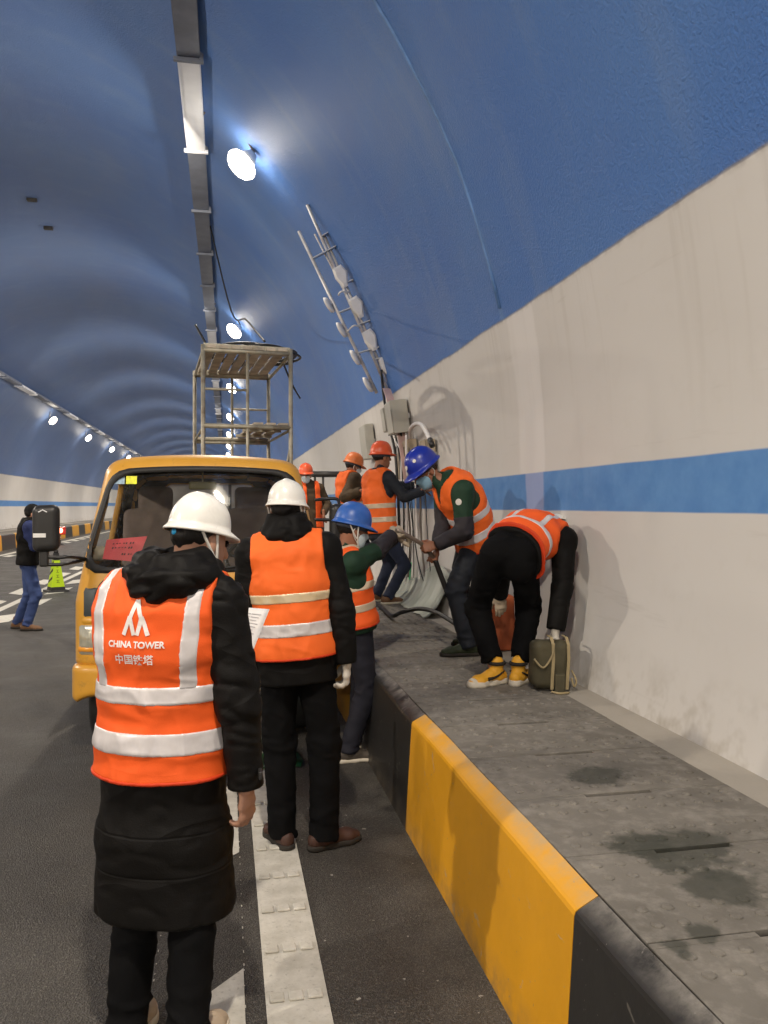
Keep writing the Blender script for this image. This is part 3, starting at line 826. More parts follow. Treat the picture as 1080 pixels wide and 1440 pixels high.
for s in (-1, 1):
    hl = front_panel('headlight', 0.70, 0.90, min(s * 0.38, s * 0.84), max(s * 0.38, s * 0.84), 0.012, M['headlens'], 12)
    front_panel('indicator', 0.715, 0.76, min(s * 0.68, s * 0.835), max(s * 0.68, s * 0.835), 0.017, M['amber'], 6, hl)
    b = MB(); b.lathe([(0.075, 0), (0.07, 0.012), (0.05, 0.02), (0.01, 0.022)], (TX + s * 0.5, ws_y(TX + s * 0.5, 0.81) - 0.012, 0.81), 18, (1, 0, 0), (0, 0, 1), (0, -1, 0)); b.build('bulb_reflector', M['chrome'], hl, True)
def bumper(P):
    x = P[:, 0] - TX; y = P[:, 1] - TF; z = P[:, 2]
    bow = 0.12 * (x / 0.8) ** 2
    d = smax(smax(np.abs(x) - 0.875, -(y - bow + 0.055), 0.12), y - 0.20 - bow * 0.3, 0.03)
    d = smax(smax(d, z - 0.635, 0.05), 0.425 - z + 0.05 * np.clip((np.abs(x) - 0.7) / 0.13, 0, 1) ** 2 * -1, 0.05)
    for s in (-1, 1):
        d = smax(d, -(np.sqrt((x - s * 0.55) ** 2 + (z - 0.53) ** 2 + (np.clip(y + 0.02, 0, 1)) ** 2) - 0.055), 0.01)
    return d
bp = sdf_obj('bumper', bumper, (TX - 0.92, TF - 0.1, 0.38), (TX + 0.92, TF + 0.3, 0.66), 0.013, M['truck_y'], truck)
for s in (-1, 1):
    b = MB(); b.lathe([(0.05, 0), (0.05, 0.02), (0.035, 0.03), (0.01, 0.033)], (TX + s * 0.55, TF + 0.035, 0.53), 18, (1, 0, 0), (0, 0, 1), (0, -1, 0)); b.build('fog_lamp', M['chrome'], bp, True)
# small worn metal badge letters, as far as they can be made out
b = MB()
bz = 1.195
for i, (dx, ww) in enumerate(((0, 0.026), (0.034, 0.022), (0.064, 0.024))):
    x = TX - 0.60 + dx
    y = ws_y(x + 0.01, bz) - 0.005
    b.box((x, y - 0.004, bz - 0.016), (x + 0.006, y + 0.006, bz + 0.016)); b.box((x + ww - 0.006, y - 0.004, bz - 0.016), (x + ww, y + 0.006, bz + 0.016))
    b.box((x + 0.0065, y - 0.004, bz + 0.009), (x + ww - 0.0065, y + 0.006, bz + 0.015)); b.box((x + 0.0065, y - 0.004, bz - 0.004), (x + ww - 0.0065, y + 0.006, bz + 0.002))
b.build('badge', M['galv'], truck)
# cab floor and interior
b = MB(); b.box((TX - 0.70, TF + 0.14, 0.985), (TX + 0.70, TF + 1.42, 1.005)); b.build('cab_floor', M['interior'], truck)
def dashf(P): return smax(rbox(P, (TX, TF + 0.25, 1.12), ((1, 0, 0), (0, 1, 0), (0, 0, 1)), (0.68, 0.15, 0.14), 0.05), -1e9 + 0 * P[:, 0], 0)
sdf_obj('dashboard', dashf, (TX - 0.7, TF + 0.08, 0.96), (TX + 0.7, TF + 0.42, 1.28), 0.03, M['dash'], truck)
for sx, wd in ((-0.42, 0.25), (0.36, 0.25), (-0.02, 0.14)):
    def seatf(P, sx=sx, wd=wd):
        ax = ((1, 0, 0), (0, 0.97, -0.24), (0, 0.24, 0.97))
        a = rbox(P, (TX + sx, TF + 1.22, 1.38), ax, (wd, 0.07, 0.30), 0.06)
        b_ = rbox(P, (TX + sx, TF + 0.98, 1.10), ((1, 0, 0), (0, 1, 0), (0, 0, 1)), (wd, 0.24, 0.08), 0.05)
        c_ = rbox(P, (TX + sx, TF + 1.31, 1.76), ax, (0.14 if wd > .2 else 0.1, 0.05, 0.10), 0.05) if wd > 0.2 else b_
        return smin(smin(a, b_, 0.03), c_, 0.03)
    sdf_obj('seat', seatf, (TX + sx - wd - .05, TF + 0.7, 1.0), (TX + sx + wd + .05, TF + 1.45, 1.95), 0.03, M['seatcloth'], truck)
# steering wheel
cw = Vector((TX + 0.36, TF + 0.50, 1.30)); n_ = Vector((0, -0.62, 0.78)); ax = Vector((1, 0, 0)); ay = n_.cross(ax)
b = MB(); b.tube([cw + ax * (0.21 * math.cos(t)) + ay * (0.21 * math.sin(t)) for t in np.linspace(0, 2 * math.pi, 29)], 0.015, 7)
for t in (0.3, math.pi - 0.3, -math.pi / 2): b.tube([cw - n_ * 0.03, cw + ax * (0.20 * math.cos(t)) + ay * (0.20 * math.sin(t))], 0.012, 6)
b.tube([cw - n_ * 0.02, cw - n_ * 0.30], 0.03, 8)
b.build('steering_wheel', M['plastic_k'], truck, True)
b = MB(); p = U(285, 683, 5.85); b.box((p.x - 0.10, p.y - 0.015, p.z - 0.030), (p.x + 0.10, p.y + 0.015, p.z + 0.030), 0.014)
b.tube([(p.x, p.y + 0.01, p.z + 0.02), (p.x, p.y + 0.03, p.z + 0.12)], 0.006, 6)
b.build('rear_view_mirror', mat('rear_mirror_housing', (0.20, 0.18, 0.07), 0.4), truck)
# red card leaning behind the glass with rows of dark characters (too blurred to read)
pa, pb, pc, pd = U(144, 786, 5.50), U(193, 790, 5.52), U(207, 754, 5.60), U(150, 759, 5.56)
k = NT('red_card_paper'); sx = k.xyz()
c = k.mix(k.ramp(k.noise(5.0), 0.3, 0.7), (0.56, 0.045, 0.055), (0.66, 0.085, 0.09)); k.set(Base_Color=c, Roughness=0.55); M['redcard'] = k.m
cd = mesh_obj('red_card', [pa, pb, pc, pd] + [p + Vector((0, 0.004, 0)) for p in (pa, pb, pc, pd)], [(0, 1, 2, 3), (7, 6, 5, 4), (0, 4, 5, 1), (1, 5, 6, 2), (2, 6, 7, 3), (3, 7, 4, 0)], M['redcard'], None, False, origin=tuple(pa))
tag(cd, 'red paper card with dark writing leaning inside the truck windscreen', 'card')
b = MB()
for r_, (v, n) in enumerate(((0.78, 7), (0.58, 7), (0.30, 4))):
    for i in range(n):
        u = 0.18 + i * 0.085 + (0.3 if r_ == 2 else 0.0) + 0.01 * math.sin(i * 9 + r_)
        def q(u, v): return pa.lerp(pb, u).lerp(pd.lerp(pc, u), v) + Vector((0, -0.003, 0))
        h = 0.045 + 0.02 * math.sin(i * 5.3 + r_)
        b.add([q(u, v - h), q(u + 0.04, v - h), q(u + 0.045, v + h * 0.3), q(u + 0.008, v + h * 0.4)], [(0, 1, 2, 3)])
b.build('written_marks', mat('marker_ink', (0.05, 0.012, 0.012), 0.6), cd)
# crumpled cloth at the dash corner
p = U(139, 780, 5.52)
def rag(P): return ell(P, p + Vector((0.0, 0.06, 0)), ((1, 0, 0), (0, 1, 0), (0, 0, 1)), (0.06, 0.05, 0.055)) + 0.02 * (vnoise(P * 30) - 0.5)
o = sdf_obj('crumpled_cloth', rag, p - Vector((.09, .05, .09)), p + Vector((.09, .15, .09)), 0.012, mat('beige_rag', (0.42, 0.36, 0.27), 0.9), None, origin=tuple(p))
tag(o, 'crumpled beige cloth on the dashboard left of the red card', 'cloth')
# side mirrors on tubular arms
def mirror(pc, s, arm_pts, label):
    c = Vector(pc)
    ax = Vector((0.96, -0.26 * s * 0 + 0.10, 0)).normalized(); ay = Vector((-ax.y, ax.x, 0)); az = Vector((0.05 * s, 0, 1)).normalized()
    def f(P):
        d = rbox(P, c, (ax, ay, az), (0.082, 0.05, 0.150), 0.045)
        return smax(d, -plane(P, c + ay * -0.05, tuple(-ay)) - 0.2, 0.01)
    mo = sdf_obj('side_mirror', f, c - Vector((.13, .1, .19)), c + Vector((.13, .1, .19)), 0.009, M['plastic_k'], truck)
    for a in arm_pts:
        b = MB(); b.tube(spline(a, 5), 0.0115, 8); b.build('mirror_arm', M['plastic_k'], mo, True)
    return mo
mc = U(65, 743, 5.12)
e1 = Vector((TX - 0.79, ws_y(TX - 0.76, 1.33) + 0.06, 1.335))
mo = mirror(mc, -1, [[U(63, 783, 5.12), U(82, 784, 5.15), U(100, 783, 5.2), e1], [U(62, 794, 5.12), U(82, 794, 5.15), U(97, 792, 5.2), e1 + Vector((0, 0.01, -0.005))], [U(64, 770, 5.12), U(63, 780, 5.12), U(62, 796, 5.12)]], '')
b = MB(); q = U(56, 753, 5.063); b.box((q.x - 0.040, q.y - 0.004, q.z - 0.013), (q.x + 0.036, q.y + 0.002, q.z + 0.013), 0.001); b.build('white_label', mat('white_sticker', (0.75, 0.74, 0.71), 0.5), mo)
q = U(60, 719, 5.066); b = MB(); b.tube([(q.x - 0.025, q.y, q.z - 0.006), (q.x, q.y - 0.002, q.z + 0.008), (q.x + 0.025, q.y, q.z - 0.006)], 0.004, 5); b.build('logo_mark', M['galv'], mo)
b = MB(); q = U(62, 785, 5.12); b.box((q.x - 0.028, q.y - 0.02, q.z - 0.055), (q.x + 0.028, q.y + 0.02, q.z + 0.06), 0.012); b.build('mirror_bracket', M['plastic_k'], mo)
mc = U(479, 738, 5.75)
e2 = Vector((TX + 0.77, TF + 0.16, 1.60))
mirror(mc, 1, [[e2 + Vector((0, 0, 0.14)), U(455, 702, 5.72), U(474, 702, 5.74), U(478, 715, 5.75)], [e2 + Vector((0, 0, 0.0)), U(457, 731, 5.72), U(474, 731, 5.74)]], '')
# door handles and side doors seams are out of sight; chassis, wheels and bed
def wheel(x, y):
    wv = empty('wheel', (0, 0, 0)); wv.parent = truck; wv.location = Vector((x, y, 0.34)) - worldloc(truck)
    b = MB(); b.lathe([(0.20, -0.09), (0.31, -0.09), (0.34, -0.06), (0.34, 0.06), (0.31, 0.09), (0.20, 0.09)], (x, y, 0.345), 28, (0, 1, 0), (0, 0, 1), (1, 0, 0)); b.build('tyre', M['rubber'], wv, True)
    b = MB(); b.lathe([(0.05, -0.06), (0.19, -0.07), (0.205, -0.03), (0.205, 0.03), (0.19, 0.07), (0.05, 0.06)], (x, y, 0.345), 20, (0, 1, 0), (0, 0, 1), (1, 0, 0)); b.build('rim', M['galv'], wv, True)
for x in (TX - 0.70, TX + 0.70):
    wheel(x, TF + 0.62); wheel(x, TF + 3.5)
b = MB()
for s in (-1, 1): b.box((TX + s * 0.36 - 0.04, TF + 0.3, 0.50), (TX + s * 0.36 + 0.04, TF + 4.9, 0.60))
b.box((TX - 0.6, TF + 0.56, 0.30), (TX + 0.6, TF + 0.66, 0.40)); b.box((TX - 0.6, TF + 3.45, 0.30), (TX + 0.6, TF + 3.55, 0.40))
b.box((TX - 0.55, TF + 0.35, 0.62), (TX + 0.55, TF + 1.4, 0.66))
b.build('chassis', M['dark_steel'], truck)
BEDZ = 0.86
b = MB(); b.box((TX - 0.85, TF + 1.62, BEDZ - 0.08), (TX + 0.85, TF + 5.0, BEDZ)); b.build('bed_floor', M['truck_grey'], truck)
for s in (-1, 1):
    b = MB(); b.box((TX + s * 0.86 - 0.015, TF + 1.62, BEDZ - 0.06), (TX + s * 0.86 + 0.015, TF + 5.0, BEDZ + 0.34), 0.006); b.build('bed_side_board', M['truck_y'], truck)
b = MB(); b.box((TX - 0.845, TF + 4.985, BEDZ - 0.06), (TX + 0.845, TF + 5.012, BEDZ + 0.34), 0.006); b.build('tail_board', M['truck_y'], truck)
# ================================================================== scaffold on the truck bed
M['scaf'] = mat('scaffold_paint', (0.40, 0.37, 0.29), 0.5, 0.35, var=0.25, vscale=9, dirt=(0.17, 0.10, 0.05), dscale=7, damt=0.7)
M['plankwood'] = mat('deck_board', (0.46, 0.40, 0.32), 0.8, var=0.35, vscale=6, bscale=30, dirt=(0.36, 0.31, 0.25), dscale=5)
M['cable'] = mat('cable_black', (0.014, 0.014, 0.014), 0.45, var=0.2)
SCF = Vector((0.21, 8.02, 0))
scaf = empty('scaffold', (SCF.x, SCF.y, BEDZ), 'two-level steel tube scaffold standing on the truck bed behind the cab', 'scaffold')
ca, sa = math.cos(R(5)), math.sin(R(5))
def S(x, y, z): return Vector((SCF.x + x * ca - y * sa, SCF.y + x * sa + y * ca, z))
TOPZ, MIDZ, HZ = 3.22, 2.48, 2.84
for y, xs in ((0, (-0.43, 0.0, 0.43)), (1.6, (-0.43, 0.0, 0.43))):
    for i, x in enumerate(xs):
        zt = TOPZ + 0.05 if i != 1 else TOPZ
        b = MB(); b.tube([S(x, y, BEDZ + 0.003), S(x, y, zt)], 0.022 if i != 1 else 0.016, 10); b.build('post', M['scaf'], scaf, True)
def bar(a, b_, r, name, m=None):
    q = MB(); q.tube([a, b_], r, 8); return q.build(name, m or M['scaf'], scaf, True)
for y in (0, 1.6):
    bar(S(-0.43, y, MIDZ), S(0.43, y, MIDZ), 0.024, 'ledger'); bar(S(-0.43, y, TOPZ), S(0.43, y, TOPZ), 0.022, 'ledger')
bar(S(-0.43, 0, HZ), S(0.0, 0, HZ), 0.013, 'rung'); bar(S(0.0, 1.6, HZ), S(0.43, 1.6, HZ), 0.013, 'rung')
bar(S(-0.43, 1.6, MIDZ - 0.04), S(0.43, 1.6, MIDZ - 0.04), 0.016, 'rung')
for x in (-0.43, 0.43):
    bar(S(x, 0.02, TOPZ - 0.01), S(x, 1.58, TOPZ - 0.01), 0.016, 'side_tube')
    bar(S(x, 0.02, MIDZ - 0.02), S(x, 1.58, MIDZ - 0.02), 0.014, 'side_tube')
bar(S(0.43, 0.0, MIDZ - 0.16), S(0.36, 0.0, MIDZ - 0.52), 0.011, 'gusset'); bar(S(0.43, 1.6, MIDZ - 0.2), S(0.38, 1.6, MIDZ - 0.52), 0.011, 'gusset'); bar(S(-0.43, 1.6, MIDZ - 0.2), S(-0.38, 1.6, MIDZ - 0.52), 0.011, 'gusset')
bar(S(-0.43, 0, 1.6), S(0.43, 0, 1.6), 0.014, 'rung'); bar(S(-0.43, 1.6, 1.6), S(0.43, 1.6, 1.6), 0.014, 'rung')
# top deck of boards with battens
for i in range(7):
    x0 = -0.40 + i * 0.116
    b = MB(); b.obox(S(x0 + 0.05, 0.80, TOPZ + 0.035), Vector((ca, sa, 0)) * 0.044, Vector((-sa, ca, 0)) * 0.82, (0, 0, 0.016), 0.002); b.build('deck_board', M['plankwood'], scaf)
for y in (0.02, 1.58):
    b = MB(); b.obox(S(0, y, TOPZ + 0.035), Vector((ca, sa, 0)) * 0.425, Vector((-sa, ca, 0)) * 0.012, (0, 0, 0.032), 0.003); b.build('edge_beam', M['scaf'], scaf)
for y in (0.09, 1.53):
    b = MB(); b.obox(S(0, y, TOPZ + 0.008), Vector((ca, sa, 0)) * 0.40, Vector((-sa, ca, 0)) * 0.025, (0, 0, 0.015)); b.build('deck_batten', M['scaf'], scaf)
for i in range(3):
    x0 = 0.06 + i * 0.125
    b = MB(); b.obox(S(x0 + 0.05, 0.80, MIDZ + 0.036), Vector((ca, sa, 0)) * 0.046, Vector((-sa, ca, 0)) * 0.80, (0, 0, 0.011), 0.002); b.build('deck_board', M['plankwood'], scaf)
for y in (0.45, 1.15):
    b = MB(); b.obox(S(0.20, y, MIDZ + 0.008), Vector((ca, sa, 0)) * 0.20, Vector((-sa, ca, 0)) * 0.025, (0, 0, 0.015)); b.build('deck_batten', M['scaf'], scaf)
# coiled black cable on the top deck
b = MB(); pts = []
for i in range(150):
    t = i / 149 * 2 * math.pi * 4.3
    r = 0.40 + 0.05 * math.sin(t * 0.37) + 0.03 * math.sin(t * 2.3)
    pts.append(S(0.16 + r * 1.05 * math.cos(t), 0.75 + r * 1.25 * math.sin(t), TOPZ + 0.07 + 0.012 * (t / 6.28) + 0.02 * abs(math.sin(t * 1.7)) - 0.06 * max(0, math.cos(t) * r - 0.30)))
b.tube(pts, 0.014, 7)
o = b.build('cable_coil', M['cable'], None, True, origin=tuple(S(0.1, 0.8, TOPZ + 0.06))); tag(o, 'loose coil of black cable lying on the top scaffold deck', 'cable')
b = MB(); b.tube(spline([U(275, 457, 8.35), U(284, 473, 8.3), U(296, 492, 8.25), S(-0.2, 0.2, TOPZ + 0.06)], 5), 0.013, 7)
o = b.build('cable_end', M['cable'], None, True, origin=tuple(S(-0.2, 0.2, TOPZ + 0.06))); tag(o, 'stiff black cable end sticking up left of the scaffold top', 'cable')
b = MB(); b.tube(spline([U(393, 497, 9.4), U(404, 525, 9.6), U(413, 545, 9.8), U(422, 560, 10.0)], 5), 0.011, 6)
o = b.build('cable_end', M['cable'], None, True, origin=tuple(U(393, 497, 9.4))); tag(o, 'black cable tail hanging down right of the scaffold deck', 'cable')

b = MB(); b.tube(spline([Vector((-0.28, 15.2, 6.88)), U(325, 437, 13.5), U(345, 449, 11.5), U(360, 466, 10.2), U(372, 480, 9.0)], 6), 0.014, 6)
o = b.build('hanging_cable', M['cable'], None, True, origin=(-0.28, 15.2, 6.88)); tag(o, 'black cable drooping from the overhead tray down to the scaffold top', 'cable')
# ================================================================== antennas and boxes on the right wall
M['antw'] = mat('antenna_white', (0.82, 0.79, 0.76), 0.45, var=0.08)
M['antpole'] = mat('antenna_pole', (0.68, 0.66, 0.65), 0.4, 0.4, var=0.15, dirt=(0.45, 0.30, 0.28), dscale=4)
M['boxg'] = mat('equipment_box_grey', (0.43, 0.42, 0.37), 0.5, var=0.1, dirt=(0.30, 0.27, 0.2), damt=0.3)
M['boxtan'] = mat('bare_box_tan', (0.40, 0.33, 0.235), 0.6, var=0.25, vscale=9)
AY = U(500, 430, 10.5).y
def W(px, py, off=0.0, yy=None):
    """point on the plane y = AY seen at the pixel"""
    d = U(px, py, 1.0) - Vector((0, 0, CAMZ)); t = ((yy or AY) + off) / d.y
    return Vector((0, 0, CAMZ)) + d * t
def wall_foot(p):
    v = Vector((p.x - ACX, 0, p.z - ACZ)); v.normalize(); return Vector((ACX + v.x * (ARAD + 0.02), p.y, ACZ + v.z * (ARAD + 0.02))), v
def antenna(name, top, bot, pads, kind, brk, label):
    a, b_ = W(*top), W(*bot)
    t = empty(name, b_, label, 'antenna', 'pole antennas on the right wall')
    b = MB(); b.tube([a, b_], 0.022, 10); b.build('pole', M['antpole'], t, True)
    dr = (b_ - a).normalized()
    if kind == 'panel':
        b = MB(); off = Vector((0.05, 0.03, 0.02)); b.tube([a.lerp(b_, 0.16) + off, a.lerp(b_, 0.97) + off], 0.018, 8); b.build('feed_tube', M['antpole'], t, True)
        off = Vector((-0.06, 0.05, 0.0)); b = MB(); b.tube([a.lerp(b_, 0.14) + off, a.lerp(b_, 0.42) + Vector((0, .03, 0))], 0.012, 8); b.build('feed_tube', M['antpole'], t, True)
    for (px, py) in pads:
        c = W(px, py); sd = Vector((dr.z, 0, -dr.x)); 
        if sd.x < 0: sd = -sd
        q = MB()
        if kind == 'panel':                                        # pentagon radome tapering to a point
            out = [(-0.085, -0.13), (0.075, -0.15), (0.13, -0.02), (0.045, 0.19), (-0.03, 0.19), (-0.10, 0.02)]
            out = [(x * 0.78, y * 0.85) for x, y in out]
            V = []; 
            for dy, sc in ((-0.09, 0.75), (-0.07, 1.0), (-0.03, 1.0)):
                for (x, y) in out: V.append(c + sd * (x * sc) + dr * (y * sc) + Vector((0, dy, 0)))
            n = len(out); F = [tuple(range(n))] + [(r * n + i, (r + 1) * n + i, (r + 1) * n + (i + 1) % n, r * n + (i + 1) % n) for r in range(2) for i in range(n)] + [tuple(2 * n + i for i in range(n))[::-1]]
            q.add(V, F); q.build('radome', M['antw'], t)
            q = MB(); q.box(c + Vector((-0.02, -0.04, -0.02)), c + Vector((0.02, 0.012, 0.02))); q.build('clamp', M['galv'], t)
        else:                                                      # oblong disc on a short stem, beside the pole
            c2 = W(px, py, -0.03)
            V = []; n = 18
            for dx, sc in ((-0.035, 0.7), (-0.025, 1.0), (0.01, 1.0), (0.03, 0.8)):
                for i in range(n):
                    a_ = 2 * math.pi * i / n
                    V.append(c2 + Vector((1, 0, 0)) * (dx + 0.050 * sc * math.cos(a_) * 0.85) + dr * (0.105 * sc * math.sin(a_)) + Vector((0, 0.08 * sc * math.cos(a_), 0)))
            F = [tuple(range(n))] + [(r * n + i, (r + 1) * n + i, (r + 1) * n + (i + 1) % n, r * n + (i + 1) % n) for r in range(3) for i in range(n)] + [tuple(3 * n + i for i in range(n))[::-1]]
            q.add(V, F); pd = q.build('disc', M['antw'], t, True)
            pr = a + dr * ((c2 - a).dot(dr))
            q = MB(); q.tube([c2, pr], 0.016, 8); q.build('stem', M['galv'], t, True)
    for f in brk:
        p = a.lerp(b_, f); wf, v = wall_foot(p)
        b = MB(); u = Vector((0, 1, 0)); L = (wf - p).length
        b.obox((p + wf) / 2, (wf - p) / 2, u * 0.055, (wf - p).cross(u).normalized() * 0.006); b.build('wall_bracket', M['galv'], t)
    return t
antenna('panel_antenna', (432, 288), (553, 566), [(478, 389), (500, 432), (519, 478), (542, 515)], 'panel', (0.16, 0.40, 0.60, 0.78), 'upper pole antenna with four white pentagon panels on the blue wall')
antenna('disc_antenna', (420, 325), (530, 553), [(463, 429), (481, 464), (500, 503), (518, 541)], 'disc', (0.17, 0.50, 0.75), 'lower pole antenna with four pale discs on the blue wall')
# jumper cables between the antennas
for a, m_, c in (((476, 415), (480, 414), (492, 411)), ((487, 468), (497, 462), (507, 460))):
    b = MB(); b.tube(spline([W(*a), W(m_[0], m_[1] - 4, -0.1), W(*c)], 6), 0.012, 6); o = b.build('jumper_cable', M['antw'], None, True, origin=tuple(W(*a)))
    tag(o, ('upper' if a[1] == 415 else 'lower') + ' pale jumper cable linking the two pole antennas', 'cable')

def W2(px, py, away=0.08):
    """point just off the right wall seen at the pixel"""
    d = (U(px, py, 1.0) - Vector((0, 0, CAMZ))).normalized(); t_ = 4.0
    while True:
        p = Vector((0, 0, CAMZ)) + d * t_
        if math.hypot(p.x - ACX, p.z - ACZ) > ARAD - away or t_ > 30: return p
        t_ += 0.01
def wbox(name, px, py, w, h, dpt, roll, m, label, cat, yoff=0.0, parts=None, away=0.03):
    """equipment box fixed to the wall at the pixel of its centre: local axes along the wall"""
    d = U(px, py, 1.0) - Vector((0, 0, CAMZ)); t_ = 6.0
    while True:
        p = Vector((0, 0, CAMZ)) + d.normalized() * t_
        if math.hypot(p.x - ACX, p.z - ACZ) > ARAD - dpt / 2 - away: break
        t_ += 0.01
    nv = Vector((ACX - p.x, 0, ACZ - p.z)).normalized(); up = Vector((-nv.z, 0, nv.x)); up = up if up.z > 0 else -up
    al = Vector((0, 1, 0))
    cr, sr = math.cos(R(roll)), math.sin(R(roll))
    a2 = al * cr + up * sr; u2 = up * cr - al * sr
    t = empty(name, p, label, cat)
    b = MB(); b.obox(p, a2 * (w / 2), nv * (dpt / 2), u2 * (h / 2), 0.006); b.build('case', m, t)
    b = MB(); b.obox(p + nv * (dpt / 2 + 0.006), a2 * (w / 2 - 0.012), nv * 0.006, u2 * (h / 2 - 0.012), 0.004); b.build('door', m, t)
    b = MB(); b.obox(p - nv * (dpt / 2 + away / 2), a2 * (w / 2 - 0.05), nv * (away / 2 + 0.02), u2 * 0.03); b.build('mount', M['galv'], t)
    if parts: parts(t, p, a2, nv, u2)
    return t
def glands(t, p, a2, nv, u2, h=0.36):
    for i in (-1, 0, 1):
        b = MB(); q = p - u2 * (h / 2) + a2 * (0.07 * i); b.tube([q, q - u2 * 0.05], 0.014, 8); b.build('gland', M['plastic_k'], t, True)
wbox('equipment_box', 559, 587, 0.34, 0.40, 0.20, 0, M['boxg'], 'pale grey equipment box at the foot of the antenna pole', 'box', parts=lambda *a: glands(*a, h=0.40))
wbox('equipment_box', 546, 590, 0.22, 0.32, 0.12, 0, M['boxg'], 'smaller grey box half hidden behind the pale equipment box', 'box', parts=lambda *a: glands(*a, h=0.32))
wbox('tall_cabinet', 517, 622, 0.52, 0.52, 0.12, 0, M['boxg'], 'flat tall grey cabinet on the wall above orange helmets', 'cabinet')
def slots(t, p, a2, nv, u2):
    for (i, w_, h_, col) in ((-0.06, 0.03, 0.05, 'antw'), (0.05, 0.012, 0.07, 'plastic_k')):
        b = MB(); b.obox(p + nv * 0.062 + a2 * i, a2 * w_, nv * 0.006, u2 * h_); b.build('slot_plate', M[col], t)
wbox('open_box', 577, 636, 0.30, 0.30, 0.10, 0, M['boxtan'], 'tan open-faced metal box below the equipment box', 'box', parts=slots)
wbox('junction_box', 602, 640, 0.28, 0.34, 0.10, 0, M['boxtan'], 'tan metal box under the white bent pipe, right of the open box', 'box')
wbox('open_box', 566, 655, 0.16, 0.34, 0.08, 0, M['boxtan'], 'narrow tan open frame box low beside the cable riser', 'box')
M['copper'] = mat('pinkish_strip', (0.62, 0.42, 0.38), 0.45, 0.2, var=0.15)
b = MB(); q = [W2(544, 546, .10), W2(553, 572, .10), W2(565, 612, .12), W2(571, 650, .14), W2(578, 700, .14)]
V = []; 
for p in q: V += [p + Vector((-0.05, 0, 0)), p + Vector((0.05, 0.01, 0)), p + Vector((0.05, 0.04, 0)), p + Vector((-0.05, 0.03, 0))]
F = [(4 * i + k_, 4 * i + (k_ + 1) % 4, 4 * i + 4 + (k_ + 1) % 4, 4 * i + 4 + k_) for i in range(len(q) - 1) for k_ in range(4)]
o = mesh_obj('cable_channel', V, F, M['copper'], None, False, origin=tuple(q[-1])); tag(o, 'pinkish cable channel strip running down beside the boxes', 'cable channel')
# white bent pipe
b = MB(); b.tube(spline([W2(578, 616, .08), W2(577, 605, .16), W2(583, 597, .18), W2(592, 597, .18), W2(599, 607, .18), W2(606, 622, .18)], 6), 0.024, 10)
o = b.build('bent_pipe', M['antw'], None, True, origin=tuple(W2(578, 616, .08))); tag(o, 'white bent pipe arching over the tan boxes', 'pipe')
b = MB(); b.tube([W2(604.5, 618, .18), W2(608, 627, .18)], 0.03, 10); b.build('pipe_cap', M['plastic_k'], o, True)
# cables running down the wall to the walkway
def drop(i, pts, r, m, label):
    b = MB(); b.tube(spline([W2(px, py, 0.06 - oy * 0.8) for px, py, oy in pts], 6), r, 7); o = b.build('riser_cable', m, None, True, origin=tuple(W2(pts[-1][0], pts[-1][1])))
    tag(o, label, 'cable', 'cables hanging down the right wall')
drop(0, [(536, 520, 0), (540, 560, -.05), (548, 600, -.12), (556, 640, -.12), (560, 700, -.1), (562, 760, 0), (561, 800, 0), (555, 832, 0)], 0.018, M['cable'], 'thick black riser cable running from the antenna pole down to the walkway')
drop(1, [(556, 612, -.1), (563, 650, -.1), (568, 720, -.1), (566, 780, -.05), (563, 835, 0)], 0.011, M['cable'], 'thin black riser cable right of the thick one')
drop(2, [(562, 612, -.1), (572, 660, -.1), (578, 720, -.1), (588, 790, -.05), (600, 830, 0)], 0.007, M['cable'], 'thin slanting wire drooping right below the boxes')
drop(3, [(551, 606, -.1), (556, 620, -.12), (566, 640, -.12), (570, 690, -.1)], 0.010, M['antw'], 'pale cable looping from the equipment box glands')
drop(4, [(571, 612, -.1), (572, 650, -.12), (573, 700, -.1), (572, 780, -.05), (570, 838, 0)], 0.013, M['antw'], 'white riser cable running straight down to the walkway')
for j in range(7):
    drop(9, [(557 + j * 6 + 2 * math.sin(j * 2.1), 628 + 5 * (j % 3), -.08), (558 + j * 6.5, 680, -.1 - .03 * (j % 2)), (560 + j * 7 + 3 * math.sin(j), 750, -.06), (558 + j * 8, 812 + 4 * (j % 2), 0), (556 + j * 9, 836, 0.0)], 0.006 + 0.003 * (j % 3), M['cable'] if j % 3 == 0 else M['antw'] if j % 3 == 1 else M['conduit'], 'thin wire in the loose bundle hanging below the wall boxes')
    bpy.context.scene.collection.objects[-1]['group'] = 'loose thin wires below the wall boxes'
# white sheet draped at the foot of the wall
k = NT('plastic_sheet'); k.set(Base_Color=k.mix(k.ramp(k.noise(3.0), 0.3, 0.7), (0.30, 0.33, 0.28), (0.42, 0.44, 0.39)), Roughness=0.45); M['sheet'] = k.m
V = []; F = []; nx, nz = 40, 14
for j in range(nz):
    v = j / (nz - 1)
    for i in range(nx):
        u = i / (nx - 1); y = 7.5 + 1.9 * u
        z = 0.612 + 0.48 * (1 - v) ** 1.3 * (0.75 + 0.25 * math.sin(u * 5 + 0.6))
        f = 0.035 * math.sin(u * 34 + 1.5 * math.sin(u * 9)) * (0.3 + v) + 0.02 * math.sin(u * 71)
        V.append((arch_x(z) - 0.055 - 0.16 * v ** 2.2 - abs(f) * 0.7, y + 0.05 * math.sin(v * 3 + u * 20), z))
for j in range(nz - 1):
    for i in range(nx - 1): F.append((j * nx + i, j * nx + i + 1, (j + 1) * nx + i + 1, (j + 1) * nx + i))
o = mesh_obj('plastic_sheet', V, F, M['sheet'], None, True, origin=(2.1, 8.2, 0.61)); tag(o, 'crumpled pale plastic sheet draped against the wall foot', 'sheet')
sm = o.modifiers.new('thickness', 'SOLIDIFY'); sm.thickness = 0.003
